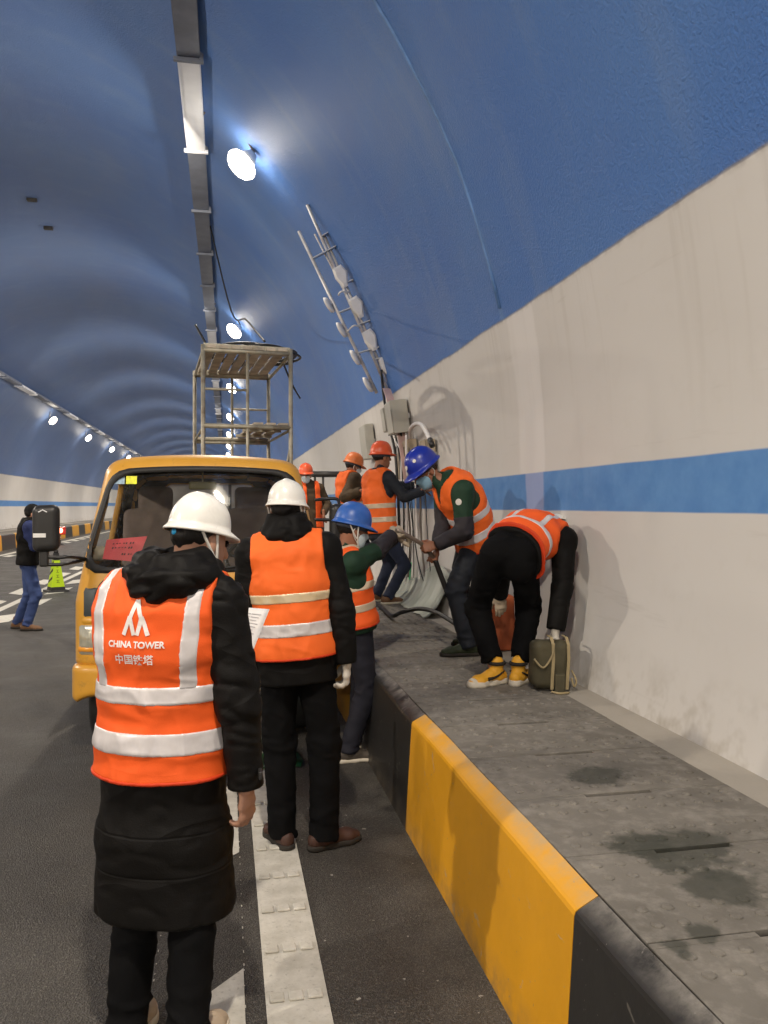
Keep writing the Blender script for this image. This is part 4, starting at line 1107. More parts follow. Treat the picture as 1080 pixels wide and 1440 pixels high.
# green reflective tag on the wall
k = NT('green_tag'); k.set(Base_Color=(0.10, 0.75, 0.30), Roughness=0.3); M['gtag'] = k.m
p = W2(577, 803, .10); b = MB(); b.obox(p, (0.0, 0.022, 0), (0.006, 0, 0), (0.01, 0, 0.10), 0.004); o = b.build('green_tag', M['gtag'], None, origin=tuple(p)); tag(o, 'slim bright green tag hanging low among the wall cables', 'tag')
b = MB(); b.tube([p + Vector((0, 0, .1)), Vector((p.x + .03, p.y, p.z + .5))], 0.003, 5); b.build('string', M['cable'], o)

# dark steel frame standing on the walkway behind the far workers
fr = U(470, 700, 13.4); fy = fr.y
t = empty('steel_frame', (1.75, fy, WK_Z), 'dark steel barrier frame behind the far orange-helmeted workers', 'frame')
def fb(name, a, b_, r):
    q = MB(); q.tube([a, b_], r, 8); q.build(name, M['dark_steel'], t, True)
pz = U(460, 667, 13.4).z
x0, x1 = U(438, 667, 13.4).x, 2.02
fb('top_bar', (x0, fy, pz), (x1, fy, pz), 0.05)
for x in (x0 + 0.05, U(454, 700, 13.4).x, x1 - 0.04): fb('upright', (x, fy, WK_Z), (x, fy, pz), 0.02)
fb('cross_bar', (x0, fy, WK_Z + 0.35), (x1, fy, WK_Z + 0.35), 0.018)

# ================================================================== feeder cable held by two workers
HP3 = U(567, 750, 5.65); HP4a = U(597, 767, 5.80); HP4b = U(612, 790, 5.86)
fc = empty('feeder_cable', U(600, 860, 6.2), 'thick black feeder cable with bared grey end held by two blue-helmeted workers', 'cable')
dcb = (HP4a - HP3).normalized()
b = MB(); b.tube([HP3 - dcb * 0.07, HP3, HP4a, HP4b + Vector((0.0, 0, 0.01))], 0.016, 10); b.build('bared_end', mat('bared_conductor', (0.33, 0.27, 0.22), 0.4, 0.5), fc, True)
pts = spline([HP4b + Vector((0.0, 0, 0.012)), U(622, 815, 5.88), U(634, 845, 5.92), U(648, 872, 6.05), U(660, 886, 6.3), U(645, 880, 6.75), U(615, 862, 7.1), U(590, 856, 7.35), U(565, 861, 7.5), U(552, 866, 7.6), U(540, 858, 8.3), U(525, 850, 9.0)], 8)
pts = [Vector((p.x, p.y, max(p.z, WK_Z + 0.022))) for p in pts]
b = MB(); b.tube(pts, 0.020, 10); b.build('cable_jacket', M['cable'], fc, True)

# ================================================================== bags
M['canvas'] = mat('green_canvas', (0.070, 0.060, 0.032), 0.85, var=0.25, vscale=8, bscale=160, bstr=0.35, bdist=0.003, dirt=(0.05, 0.045, 0.025))
M['strap'] = mat('pale_webbing', (0.33, 0.26, 0.14), 0.8, var=0.2)
bc = U(772, 932, 4.78); bc.z = WK_Z
bag = empty('tool_bag', bc, 'olive green canvas tool bag with tan straps at the bending worker\'s hand', 'bag')
bx_, by_ = Vector((0.985, -0.17, 0)), Vector((0.17, 0.985, 0)); bz_ = Vector((0.03, 0, 1))
def bagf(P):
    d = rbox(P, bc + Vector((0, 0, 0.155)), (bx_, by_, bz_), (0.112, 0.085, 0.145), 0.05)
    return d + 0.028 * (fbm(P * 9, 3) - 0.5)
sdf_obj('bag_body', bagf, bc - Vector((.2, .2, .02)), bc + Vector((.2, .2, .36)), 0.011, M['canvas'], bag)
def BB(x, y, z): return bc + bx_ * x + by_ * y + bz_ * z
for x in (-0.005, 0.085):
    b = MB(); q = [BB(x, -0.095, 0.02), BB(x, -0.099, 0.1), BB(x + 0.004, -0.099, 0.2), BB(x, -0.094, 0.285), BB(x - 0.005, -0.06, 0.322), BB(x, 0.05, 0.318)]
    V = []
    for p in q: V += [p - bx_ * 0.009, p + bx_ * 0.009]
    b.add(V, [(2 * i, 2 * i + 1, 2 * i + 3, 2 * i + 2) for i in range(len(q) - 1)]); o = b.build('strap', M['strap'], bag); s_ = o.modifiers.new('t', 'SOLIDIFY'); s_.thickness = 0.004
b = MB(); b.obox(BB(0.04, -0.103, 0.055), bx_ * 0.03, by_ * 0.012, bz_ * 0.06, 0.01); b.build('pocket', M['canvas'], bag)
b = MB(); b.tube(spline([BB(-0.115, -0.092, 0.20), BB(-0.06, -0.10, 0.15), BB(-0.01, -0.098, 0.22), BB(0.0, -0.095, 0.29)], 5), 0.006, 6); b.build('flap_piping', M['strap'], bag, True)
b = MB(); b.tube(spline([BB(0.125, -0.03, 0.12), BB(0.15, -0.05, 0.06), BB(0.135, -0.06, 0.03), BB(0.12, -0.05, 0.08)], 5), 0.006, 6); b.build('side_strap', M['strap'], bag, True)
b = MB(); b.tube(spline([BB(-0.01, -0.11, 0.012), BB(0.03, -0.14, 0.008), BB(0.09, -0.12, 0.008)], 5), 0.007, 6); b.build('loose_strap', M['strap'], bag, True)
pc = U(702, 872, 6.05)
ob = empty('carry_bag', (pc.x, pc.y, WK_Z), 'rust orange carry bag standing by the wall behind the bending worker', 'bag')
def obf(P): return rbox(P, Vector((pc.x, pc.y, WK_Z + 0.215)), ((1, 0.1, 0), (-0.1, 1, 0), (0, 0, 1)), (0.105, 0.07, 0.215), 0.02) + 0.045 * (fbm(P * V3((14, 14, 5)), 2) - 0.5)
sdf_obj('bag_body', obf, (pc.x - .17, pc.y - .14, WK_Z - .01), (pc.x + .17, pc.y + .14, WK_Z + .48), 0.014, mat('rust_orange_fabric', (0.36, 0.085, 0.028), 0.8, var=0.2), ob)

# ================================================================== traffic cone, beacon, sheet standing in for green light
cb = U(79, 832, 15.8); cb.z = 0.0
M['hiviz'] = mat('cone_yellow_green', (0.50, 0.72, 0.01), 0.45, var=0.05); M['hiviz'].node_tree.nodes['Principled BSDF'].inputs['Emission Strength'].default_value = 0
cone = empty('traffic_cone', cb, 'square yellow-green and black traffic cone on the road beyond the mirror', 'traffic cone')
def ring4(z, w): return [cb + Vector((sx * w, sy * w, z)) for sx, sy in ((-1, -1), (1, -1), (1, 1), (-1, 1))]
rz = Matrix.Rotation(R(28), 4, 'Z')
def rot(v): return cb + (rz @ (v - cb))
def frus(name, z0, w0, z1, w1, m):
    V = [rot(v) for v in ring4(z0, w0) + ring4(z1, w1)]
    return mesh_obj(name, V, [(3, 2, 1, 0), (4, 5, 6, 7), (0, 1, 5, 4), (1, 2, 6, 5), (2, 3, 7, 6), (3, 0, 4, 7)], m, cone, False)
frus('base', 0.0, 0.20, 0.035, 0.19, M['rubber']); frus('foot', 0.0352, 0.137, 0.10, 0.128, M['rubber'])
sl = frus('sleeve', 0.1002, 0.126, 0.62, 0.056, M['hiviz'])
frus('neck', 0.6202, 0.052, 0.76, 0.042, M['rubber']); 
b = MB(); b.lathe([(0.045, 0.76), (0.045, 0.80), (0.03, 0.84), (0.01, 0.85)], cb, 12); b.build('top_knob', M['rubber'], cone, True)
def sleeve_pt(face, u, z):
    f = (z - 0.1002) / 0.52; w = 0.126 + (0.056 - 0.126) * f + 0.002
    q = {'l': Vector((-w, -w + 2 * w * (1 - u), z)), 'f': Vector((-w + 2 * w * u, -w, z))}[face]
    return rot(cb + q)
b = MB()
for z in (0.16, 0.32, 0.48):
    b.add([sleeve_pt('l', 0.0, z), sleeve_pt('l', 1.0, z + 0.10), sleeve_pt('l', 1.0, z + 0.155), sleeve_pt('l', 0.0, z + 0.055)], [(0, 1, 2, 3)])
b.build('black_slash', M['rubber'], sl)
b = MB()                                                   # a column of worn characters, too blurred to read
for i, z in enumerate((0.50, 0.40, 0.30, 0.20)):
    for (u0, u1, a, c_) in ((0.36, 0.64, 0.028, 0.036), (0.47, 0.53, -0.02, 0.036), (0.38, 0.46, -0.02, -0.008), (0.55, 0.63, -0.024, -0.01)):
        b.add([sleeve_pt('f', u0, z + a), sleeve_pt('f', u1, z + a), sleeve_pt('f', u1, z + c_), sleeve_pt('f', u0, z + c_)], [(0, 1, 2, 3)])
b.build('lettering', mat('cone_print', (0.16, 0.22, 0.01), 0.5), sl)
p = U(85, 746, 34.5)
bc2 = empty('warning_beacon', (p.x, p.y, 0), 'small glowing red warning beacon beside the far left kerb', 'beacon')
b = MB(); b.lathe([(0.16, 0.0), (0.14, 0.03), (0.03, 0.05), (0.025, p.z - 0.12)], (p.x, p.y, 0), 14); b.build('stand', M['dark_steel'], bc2, True)
b = MB(); b.box((p.x - 0.22, p.y - 0.06, p.z - 0.18), (p.x + 0.22, p.y + 0.06, p.z + 0.16), 0.03); b.build('lamp_box', mat('red_lens', (0.55, 0.03, 0.02), 0.3), bc2)
b = MB(); b.lathe([(0.11, 0), (0.10, 0.02), (0.04, 0.035)], (p.x, p.y - 0.062, p.z), 16, (1, 0, 0), (0, 0, 1), (0, -1, 0)); b.build('lit_lens', emis('beacon_light', (1.0, 0.30, 0.16), 9.0), bc2, True)
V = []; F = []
gx, gy = 0.12, 5.15  # added sheet whose dark green colour stands in for green light on the road
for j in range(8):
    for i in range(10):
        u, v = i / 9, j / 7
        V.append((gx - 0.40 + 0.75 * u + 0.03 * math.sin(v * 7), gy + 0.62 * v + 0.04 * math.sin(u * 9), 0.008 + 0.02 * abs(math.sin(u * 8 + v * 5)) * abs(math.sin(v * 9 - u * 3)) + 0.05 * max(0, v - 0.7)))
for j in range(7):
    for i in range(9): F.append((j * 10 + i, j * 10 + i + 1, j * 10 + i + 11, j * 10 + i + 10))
o = mesh_obj('green_light_sheet', V, F, mat('painted_green_light', (0.012, 0.085, 0.028), 0.35, var=0.2), None, True, origin=(gx, gy, 0)); tag(o, 'added dark green sheet standing in for green light under the truck bumper', 'sheet'); s_ = o.modifiers.new('t', 'SOLIDIFY'); s_.thickness = 0.003
# ================================================================== people
def cloth(name, col, rough=0.8, var=0.15, bs=220.0, bstr=0.25, sheen=0.0, spec=0.25, crease=1.0):
    k = NT(name); n = k.noise(5.0, 4.0)
    c = k.mix(k.ramp(n, 0.3, 0.7), tuple(v * (1 - var) for v in col), tuple(min(1, v * (1 + var)) for v in col))
    k.set(Base_Color=c, Roughness=rough, Specular_IOR_Level=spec)
    if sheen: k.set(Sheen_Weight=sheen)
    cr = k.noise(2.6, 1.0, 0.45, stretch=(1.0, 1.0, 1.9), dist=0.7); rid = k.math('ABSOLUTE', k.math('SUBTRACT', cr, 0.5))
    rid = k.math('MULTIPLY', k.math('POWER', k.math('SUBTRACT', 1.0, k.math('MULTIPLY', rid, 5.0, clamp=True)), 2.0), crease)
    k.bump(k.math('ADD', k.math('MULTIPLY', k.noise(bs, 1.0), 0.25), rid), bstr * 1.5, 0.007); return k.m
M['skin'] = cloth('skin', (0.42, 0.225, 0.15), 0.5, 0.10, 300, 0.1, crease=0.15)
M['skin_d'] = cloth('skin_tanned', (0.30, 0.135, 0.08), 0.5, 0.12, 300, 0.1, crease=0.15)
M['vest_edge'] = cloth('vest_binding', (0.60, 0.05, 0.012), 0.6, 0.06, 500, 0.12)
M['hair'] = cloth('black_hair', (0.012, 0.010, 0.009), 0.5, 0.2, 400, 0.5)
M['black'] = cloth('black_nylon', (0.0055, 0.005, 0.0047), 0.65, 0.2, spec=0.12)
M['blacktr'] = cloth('black_trousers', (0.005, 0.005, 0.0054), 0.85, 0.2, spec=0.08)
M['navy'] = cloth('navy_trousers', (0.018, 0.018, 0.026), 0.8, 0.2)
M['navy2'] = cloth('dark_blue_trousers', (0.020, 0.026, 0.05), 0.8, 0.2)
M['vest'] = cloth('orange_vest', (0.86, 0.115, 0.018), 0.62, 0.06, 420, 0.2, crease=0.7)
M['vest2'] = cloth('orange_vest_light', (0.88, 0.15, 0.024), 0.62, 0.07, 420, 0.2, crease=0.7)
k = NT('reflective_tape'); n = k.noise(9.0, 4.0)
k.set(Base_Color=k.mix(k.ramp(n, 0.3, 0.7), (0.56, 0.53, 0.535), (0.74, 0.705, 0.70)), Roughness=0.35, Metallic=0.1); k.bump(k.noise(9.0, 3.0, stretch=(1, 1, 0.3), dist=1.0), 0.35, 0.006); M['tape'] = k.m
k = NT('reflective_tape_yellow'); n = k.noise(7.0, 3.0)
k.set(Base_Color=k.mix(k.ramp(n, 0.35, 0.65), (0.80, 0.60, 0.34), (0.82, 0.74, 0.55)), Roughness=0.3, Metallic=0.15); M['tape_y'] = k.m
M['tape_p'] = mat('reflective_tape_pale', (0.62, 0.50, 0.36), 0.4, 0.1)
M['white_h'] = mat('white_helmet_shell', (0.80, 0.785, 0.73), 0.28, var=0.04, vscale=4, dirt=(0.45, 0.42, 0.36), dscale=16, damt=0.25)
M['blue_h'] = mat('blue_helmet_shell', (0.022, 0.105, 0.42), 0.38, var=0.2, vscale=5, dirt=(0.12, 0.20, 0.40), dscale=9, damt=0.4)
M['blue_h2'] = mat('dark_blue_helmet_shell', (0.012, 0.028, 0.30), 0.3, var=0.1)
M['orange_h'] = mat('orange_helmet_shell', (0.72, 0.10, 0.03), 0.35, var=0.08)
M['orange_h2'] = mat('faded_orange_helmet_shell', (0.72, 0.19, 0.05), 0.42, var=0.1)
M['band'] = mat('grey_harness', (0.05, 0.055, 0.075), 0.6)
M['strapw'] = mat('white_strap', (0.66, 0.63, 0.57), 0.7)
M['mask_b'] = cloth('mask_blue', (0.28, 0.48, 0.62), 0.8, 0.06)
M['mask_w'] = cloth('mask_pale', (0.56, 0.64, 0.68), 0.8, 0.06)
M['glove'] = cloth('white_cotton_glove', (0.60, 0.56, 0.49), 0.9, 0.1, 300, 0.4)
M['glove_t'] = cloth('dirty_cotton_glove', (0.46, 0.38, 0.28), 0.9, 0.12, 300, 0.4)
M['shoe_br'] = cloth('brown_shoe', (0.060, 0.030, 0.022), 0.5, 0.25)
M['shoe_b2'] = cloth('tan_boot', (0.16, 0.085, 0.045), 0.6, 0.25)
M['shoe_be'] = cloth('beige_shoe', (0.42, 0.34, 0.25), 0.7, 0.12)
M['shoe_y'] = cloth('yellow_shoe', (0.72, 0.36, 0.035), 0.5, 0.08)
M['shoe_g'] = cloth('dark_green_shoe', (0.028, 0.036, 0.018), 0.6, 0.2)
M['shoe_gr'] = cloth('grey_brown_shoe', (0.075, 0.062, 0.05), 0.6, 0.25)
M['sole_w'] = cloth('pale_sole', (0.60, 0.54, 0.44), 0.7, 0.1)
M['sole_k'] = cloth('dark_sole', (0.03, 0.026, 0.022), 0.8, 0.2)
M['green_j'] = cloth('dark_green_jacket', (0.014, 0.040, 0.022), 0.7, 0.2)
M['grey_j'] = cloth('grey_black_sleeve', (0.030, 0.026, 0.031), 0.7, 0.2)
M['brown_j'] = cloth('brown_jacket', (0.070, 0.048, 0.028), 0.8, 0.35)
M['dark_j'] = cloth('dark_navy_jacket', (0.016, 0.019, 0.026), 0.7, 0.2)
M['blue_j'] = cloth('royal_blue_panel', (0.020, 0.045, 0.22), 0.7, 0.15)
M['blueslv'] = cloth('blue_shirt_sleeve', (0.017, 0.027, 0.095), 0.75, 0.2)
M['jeans'] = cloth('blue_jeans', (0.040, 0.065, 0.17), 0.85, 0.25)
M['eye'] = mat('eye_dark', (0.03, 0.02, 0.018), 0.2)

Z = Vector((0, 0, 1))
def ik(a, b, l1, l2, hint):
    a = Vector(a); b = Vector(b); d = b - a; L = d.length
    if L > (l1 + l2) * 0.995:
        s = L / ((l1 + l2) * 0.995); l1 *= s; l2 *= s
    u = d / L
    x = (l1 * l1 - l2 * l2 + L * L) / (2 * L); h = math.sqrt(max(0, l1 * l1 - x * x))
    p = Vector(hint) - u * Vector(hint).dot(u)
    if p.length < 1e-4: p = u.orthogonal()
    return a + u * x + p.normalized() * h
def orth(v, a):
    v = Vector(v) - Vector(a) * Vector(v).dot(a); return v.normalized()
def bounds(pts, pad):
    A = np.array([list(p) for p in pts]); return A.min(0) - pad, A.max(0) + pad

def hand_sdf(w, d, n, side, curl=(25, 30, 20), spread=0.004, sc=1.0, thumb=0.6, off=0.0):
    d = Vector(d).normalized(); n = orth(n, d); th = d.cross(n) * (1 if side > 0 else -1)
    segs = []
    for i, (o, L) in enumerate(((0.030, 0.072), (0.010, 0.080), (-0.010, 0.074), (-0.029, 0.058))):
        p = w + (d * (0.088 - abs(i - 1.2) * 0.005) + th * o) * sc
        ang = 0; sp = th * (spread * (1.5 - i) * 8)
        for j, fr in enumerate((0.45, 0.31, 0.24)):
            ang += R(curl[j] + (i - 1.5) * 3)
            dd = (d * math.cos(ang) + n * math.sin(ang) + sp * (0.3 if j == 0 else 0)).normalized()
            q = p + dd * (L * fr * sc)
            segs.append((p, q, (0.0098 - 0.0009 * j) * sc, (0.0093 - 0.0012 * j) * sc)); p = q
    tb = w + (d * 0.022 + th * 0.026 + n * 0.006) * sc
    t1 = tb + (d * 0.62 + th * 0.62 + n * (0.25 + 0.3 * thumb)).normalized() * 0.045 * sc
    t2 = t1 + (d * 0.85 + th * 0.25 + n * thumb).normalized() * 0.032 * sc
    t3 = t2 + (d * 0.85 - th * 0.15 + n * thumb * 1.2).normalized() * 0.026 * sc
    tsegs = [(tb, t1, 0.016 * sc, 0.0125 * sc), (t1, t2, 0.0115 * sc, 0.0105 * sc), (t2, t3, 0.0105 * sc, 0.0085 * sc)]
    wn = [(w - d * 0.05, th, n, 0.026 * sc, 0.020 * sc), (w, th, n, 0.028 * sc, 0.019 * sc), (w + d * 0.045 * sc, th, n, 0.040 * sc, 0.0165 * sc), (w + d * 0.088 * sc, th, n, 0.041 * sc, 0.0135 * sc)]
    def f(P):
        m = loft(P, wn, 0.7, 0.012)
        fi = None
        for a, b_, ra, rb in segs:
            q = seg(P, a, b_, ra, rb); fi = q if fi is None else np.minimum(fi, q)
        m = smin(m, fi, 0.007)
        for a, b_, ra, rb in tsegs: m = smin(m, seg(P, a, b_, ra, rb), 0.009)
        return m - off
    pts = [w - d * 0.06] + [s[1] for s in segs] + [s[1] for s in tsegs] + [w + th * 0.05, w - th * 0.05]
    return f, bounds(pts, 0.03)

def merge(parts):
    V = []; F = []; mi = []; o = 0
    for Vx, Fc, m in parts:
        V.append(np.asarray(Vx, float)); F += [[int(i) + o for i in f] for f in Fc]; mi += [m] * len(Fc); o += len(Vx)
    return np.concatenate(V), F, mi

def helmet(root, c, f, u, m, tilt=0.0, peak=0.045, ridge=1, logo=None, knob=None, strap=True, scale=1.0, band='band'):
    f = Vector(f).normalized(); u = orth(u, f); r = f.cross(u)
    ct, st = math.cos(tilt), math.sin(tilt); f2 = f * ct + u * st; u2 = u * ct - f * st
    rx, ry, H = 0.110 * scale, 0.130 * scale, 0.146 * scale
    o = c + u * 0.036 - f * 0.010
    nth = 48; rows = 16; V = []
    def pt(th, hz, ex=0.0, dz=0.0):
        e = 2.35; k_ = max(0.0, 1 - hz ** e) ** (1 / e)
        x, y = math.sin(th) * (rx * k_ + ex), math.cos(th) * (ry * k_ + ex)
        z = H * hz + dz
        rg = 0
        if ridge == 1: rg = 0.007 * math.exp(-(x / 0.016) ** 2) * min(1, max(0, (hz - 0.25) / 0.4))
        if ridge == 3:
            for cx in (-0.034, 0.0, 0.034): rg += 0.006 * math.exp(-((x - cx) / 0.008) ** 2) * min(1, max(0, (hz - 0.3) / 0.3))
        return o + r * x + f2 * y + u2 * (z + rg)
    prof = []
    for i in range(nth):
        th = 2 * math.pi * i / nth; fr = max(0.0, math.cos(th)) ** 1.6; bk = max(0.0, -math.cos(th)) ** 2
        br = 0.010 + peak * fr + 0.006 * bk
        col = [pt(th, 0.0, br - 0.004, -0.012 - 0.008 * fr), pt(th, 0.0, br, -0.009 - 0.010 * fr), pt(th, 0.0, br - 0.001, -0.004 - 0.008 * fr), pt(th, 0.0, br * 0.45, 0.003 - 0.003 * fr), pt(th, 0.03, 0.002, 0.006)]
        for j in range(rows): col.append(pt(th, 0.08 + 0.92 * (math.sin(j / (rows - 1) * math.pi / 2))))
        prof.append(col)
    nr = len(prof[0])
    V = [prof[i][j] for j in range(nr) for i in range(nth)]
    F = [(j * nth + i, j * nth + (i + 1) % nth, (j + 1) * nth + (i + 1) % nth, (j + 1) * nth + i) for j in range(nr - 1) for i in range(nth)]
    F = [tuple(reversed(q)) for q in F]
    ho = mesh_obj('helmet', V, F, m, root, True)
    s_ = ho.modifiers.new('shell', 'SOLIDIFY'); s_.thickness = 0.004; s_.offset = -1
    # head band ring inside
    Vb = []; n = 28
    for (zz, ex) in ((-0.034, -0.016), (-0.034, -0.012), (0.004, -0.012), (0.004, -0.016)):
        for i in range(n):
            th = 2 * math.pi * i / n; Vb.append(o + r * (math.sin(th) * (rx * 0.93 + ex)) + f2 * (math.cos(th) * (ry * 0.93 + ex)) + u2 * zz)
    Fb = [(j * n + i, j * n + (i + 1) % n, ((j + 1) % 4) * n + (i + 1) % n, ((j + 1) % 4) * n + i) for j in range(4) for i in range(n)]
    mesh_obj('head_band', Vb, Fb, M[band], ho, True)
    if knob is not None:
        b = MB(); b.lathe([(0.014, 0), (0.012, 0.012), (0.004, 0.014)], o - f2 * (ry * 0.93 - 0.014) + u2 * -0.018, 12, r, u2, -f2); b.build('adjust_knob', knob, ho, True)
    if strap:
        for s in (-1, 1):
            a = o + r * (s * rx * 0.92) + f2 * 0.01; ch = c + f * 0.072 - u * 0.125 + r * s * 0.006
            pts = spline([a, c + r * (s * 0.082) + f * 0.018 - u * 0.05, c + r * (s * 0.062) + f * 0.042 - u * 0.10, ch], 5)
            b = MB(); b.tube(pts, 0.005, 6)
            if s > 0 or True: b.tube(spline([o + r * (s * rx * 0.9) - f2 * 0.055, c + r * (s * 0.084) - f * 0.012 - u * 0.03, c + r * (s * 0.082) + f * 0.014 - u * 0.055], 4), 0.005, 6)
            b.build('chin_strap', M['strapw'], ho, True)
    if logo:
        for (th, hz, s) in logo:
            p = pt(th, hz); q = (p - o).normalized(); a = q.cross(u2).normalized(); b_ = a.cross(q)
            b = MB(); b.lathe([(s, 0.0), (s, 0.0025)], p, 12, a, b_, q); b.build('emblem', M['strapw'], ho)
    return ho

def person(label, pelvis, chest, side, headc, face, hands, feet, spec):
    """all positions in world metres. hands/feet: {'r':..., 'l':...}"""
    S_ = spec.get
    pelvis = Vector(pelvis); chest = Vector(chest); headc = Vector(headc)
    ax = (chest - pelvis).normalized(); TL = (chest - pelvis).length
    s = orth(side, ax); n = ax.cross(s)
    sh_side = orth(S_('sh_side', s), ax)
    hs = orth(S_('hip_side', side), Vector((0, 0, 1))); hs = Vector((hs.x, hs.y, hs.z))
    hn = Z.cross(hs)
    h = S_('h', 0.011); fat = S_('fat', 0.0)
    ground = S_('ground', 0.0)
    base = Vector((pelvis.x, pelvis.y, ground))
    root = empty('person', base, label, 'person', S_('group', 'workers in the tunnel'))
    bend = S_('bend', Vector((0, 0, 0)))                       # belly/back bulge of the spine line
    def sp(t): return pelvis + (chest - pelvis) * t + Vector(bend) * (4 * t * (1 - t) if 0 < t < 1 else 0)
    q = S_('sc', 1.0)
    def tnodes(f_, lower=True):
        L = []
        tab = [(-0.13, 0.150, 0.105), (0.02, 0.165, 0.112), (0.32, 0.152, 0.105), (0.62, 0.172, 0.118), (0.84, 0.175, 0.105), (0.96, 0.105, 0.075)]
        for (t, w, d) in tab:
            aa = s.lerp(hs, 0.5).normalized() if t < 0.1 else (s if t < 0.5 else sh_side)
            a_n = ax.cross(aa).normalized()
            L.append((sp(t), aa, a_n, w * q + f_, d * q + f_))
        return L
    shw = S_('shw', 0.172) * q
    sh = {k_: sp(0.885) + sh_side * (shw * (1 if k_ == 'r' else -1)) + Vector(S_('sh_' + k_, (0, 0, 0))) for k_ in 'rl'}
    hip = {k_: pelvis - ax * 0.03 + hs * (0.085 * q * (1 if k_ == 'r' else -1)) for k_ in 'rl'}
    arm = {}; 
    for k_ in 'rl':
        hd = hands[k_]
        w = Vector(hd['w'])
        arm[k_] = (sh[k_], ik(sh[k_], w, 0.29 * q, 0.25 * q, hd.get('hint', -n + s * (0.6 if k_ == 'r' else -0.6) - Z * 0.2)), w)
    leg = {}
    for k_ in 'rl':
        ft = feet[k_]; p = Vector(ft['p']); toe = Vector(ft['d']).normalized()
        an = p + Vector((0, 0, 0.085)) - toe * 0.0
        leg[k_] = (hip[k_], ik(hip[k_], an, 0.43 * q, 0.42 * q, ft.get('hint', toe + hn * 0.5)), an, toe)
    f = Vector(face).normalized(); u = orth(S_('head_up', Z), f); r = f.cross(u)
    # ---------------- body: one continuous skin surface
    bn = tnodes(S_('thin', -0.03))
    def head(P):
        d = ell(P, headc + u * 0.03 - f * 0.012, (r, f, u), (0.074, 0.094, 0.088))
        d = smin(d, ell(P, headc + f * 0.026 - u * 0.045, (r, f, u), (0.060, 0.068, 0.082)), 0.04)
        d = smin(d, ell(P, headc + f * 0.045 - u * 0.092, (r, f, u), (0.042, 0.042, 0.032)), 0.03)
        d = smin(d, seg(P, headc + f * 0.094 + u * 0.014, headc + f * 0.112 - u * 0.026, 0.008, 0.013), 0.012)
        for sg in (-1, 1):
            d = smin(d, ell(P, headc + r * (sg * 0.077) - f * 0.006 - u * 0.012, (r, f, u), (0.011, 0.020, 0.032)), 0.008)
            d = smax(d, -ell(P, headc + f * 0.102 + r * (sg * 0.032) + u * 0.010, (r, f, u), (0.020, 0.018, 0.012)), 0.012)
        d = smin(d, ell(P, headc + f * 0.094 - u * 0.064, (r, f, u), (0.024, 0.010, 0.008)), 0.008)
        nb = chest - (chest - headc) * 0.0 - ax * 0.04
        return smin(d, seg(P, headc - u * 0.055 - f * 0.02, nb, 0.054, 0.062), 0.03)
    def bodyf(P):
        d = loft(P, bn, 0.8, 0.03)
        for k_ in 'rl':
            a, e, w_ = arm[k_]
            d = smin(d, seg(P, a, e, 0.048, 0.038), 0.03); d = smin(d, seg(P, e, w_, 0.038, 0.024), 0.02)
            hp, kn, an, _t = leg[k_]
            d = smin(d, seg(P, hp, kn, 0.06, 0.045), 0.03); d = smin(d, seg(P, kn, an, 0.045, 0.034), 0.02)
        return smin(d, head(P), 0.02)
    pts = [hip['r'], hip['l'], headc + u * .12, headc - u * .12, chest] + [p for k_ in 'rl' for p in arm[k_]] + [p for k_ in 'rl' for p in leg[k_][:3]]
    lo, hi = bounds(pts, 0.14)
    parts = []
    Vx, Fc = nets(bodyf, lo, hi, max(0.016, h * 1.5)); 
    # the head is meshed finer; drop the coarse copy of it
    keep = ((Vx - np.array(headc - u * 0.09)) @ np.array(u)) < 0.0
    kf = keep[Fc].all(1) | (np.linalg.norm(Vx[Fc[:, 0]] - np.array(headc), axis=1) > 0.25)
    parts.append((Vx, Fc[kf], 0))
    parts.append((*nets(head, *bounds([headc + u * .14, headc - u * .2, headc + f * .14, headc - f * .12, headc + r * .1, headc - r * .1], 0.02), min(h, 0.008)), 0))
    b = MB()
    for sg in (-1, 1):
        c_ = headc + f * 0.083 + r * (sg * 0.032) + u * 0.010
        b.lathe([(0.004, 0.010), (0.010, 0.006), (0.0125, 0.0)], c_, 10, r, u, f)
    parts.append((np.array(b.v), b.f, 1))
    for k_ in 'rl':
        hd = hands[k_]
        if hd.get('glove') or hd.get('none'): continue
        fn, (l2, h2) = hand_sdf(Vector(hd['w']), hd['d'], hd['n'], 1 if k_ == 'r' else -1, hd.get('curl', (25, 30, 20)), sc=hd.get('sc', 1.0))
        parts.append((*nets(fn, l2, h2, S_('hh', 0.0055)), 0))
    V_, F_, mi = merge(parts)
    bo = mesh_obj('body', V_, F_, [M[S_('skin', 'skin')], M['eye']], root, True)
    bo.data.polygons.foreach_set('material_index', mi)
    # hair
    hsc = S_('hairsc', 1.0)
    def hairf(P):
        d = ell(P, headc + u * 0.032 - f * 0.016, (r, f, u), (0.083 * hsc, 0.101 * hsc, 0.096 * hsc)) + 0.008 * (vnoise(P * 60) - 0.5)
        d = smax(d, plane(P, headc + f * 0.045, tuple(f + u * -0.35)), 0.01)
        d = smax(d, -plane(P, headc - u * S_('hairlen', 0.055), tuple(u)), 0.015)
        for sg in (-1, 1): d = smax(d, -ell(P, headc + r * (sg * 0.08) + f * 0.012 - u * 0.02, (r, f, u), (0.03, 0.034, 0.045)), 0.01)
        return d
    sdf_obj('hair', hairf, *bounds([headc], 0.14), max(h, 0.008), M['hair'], root)
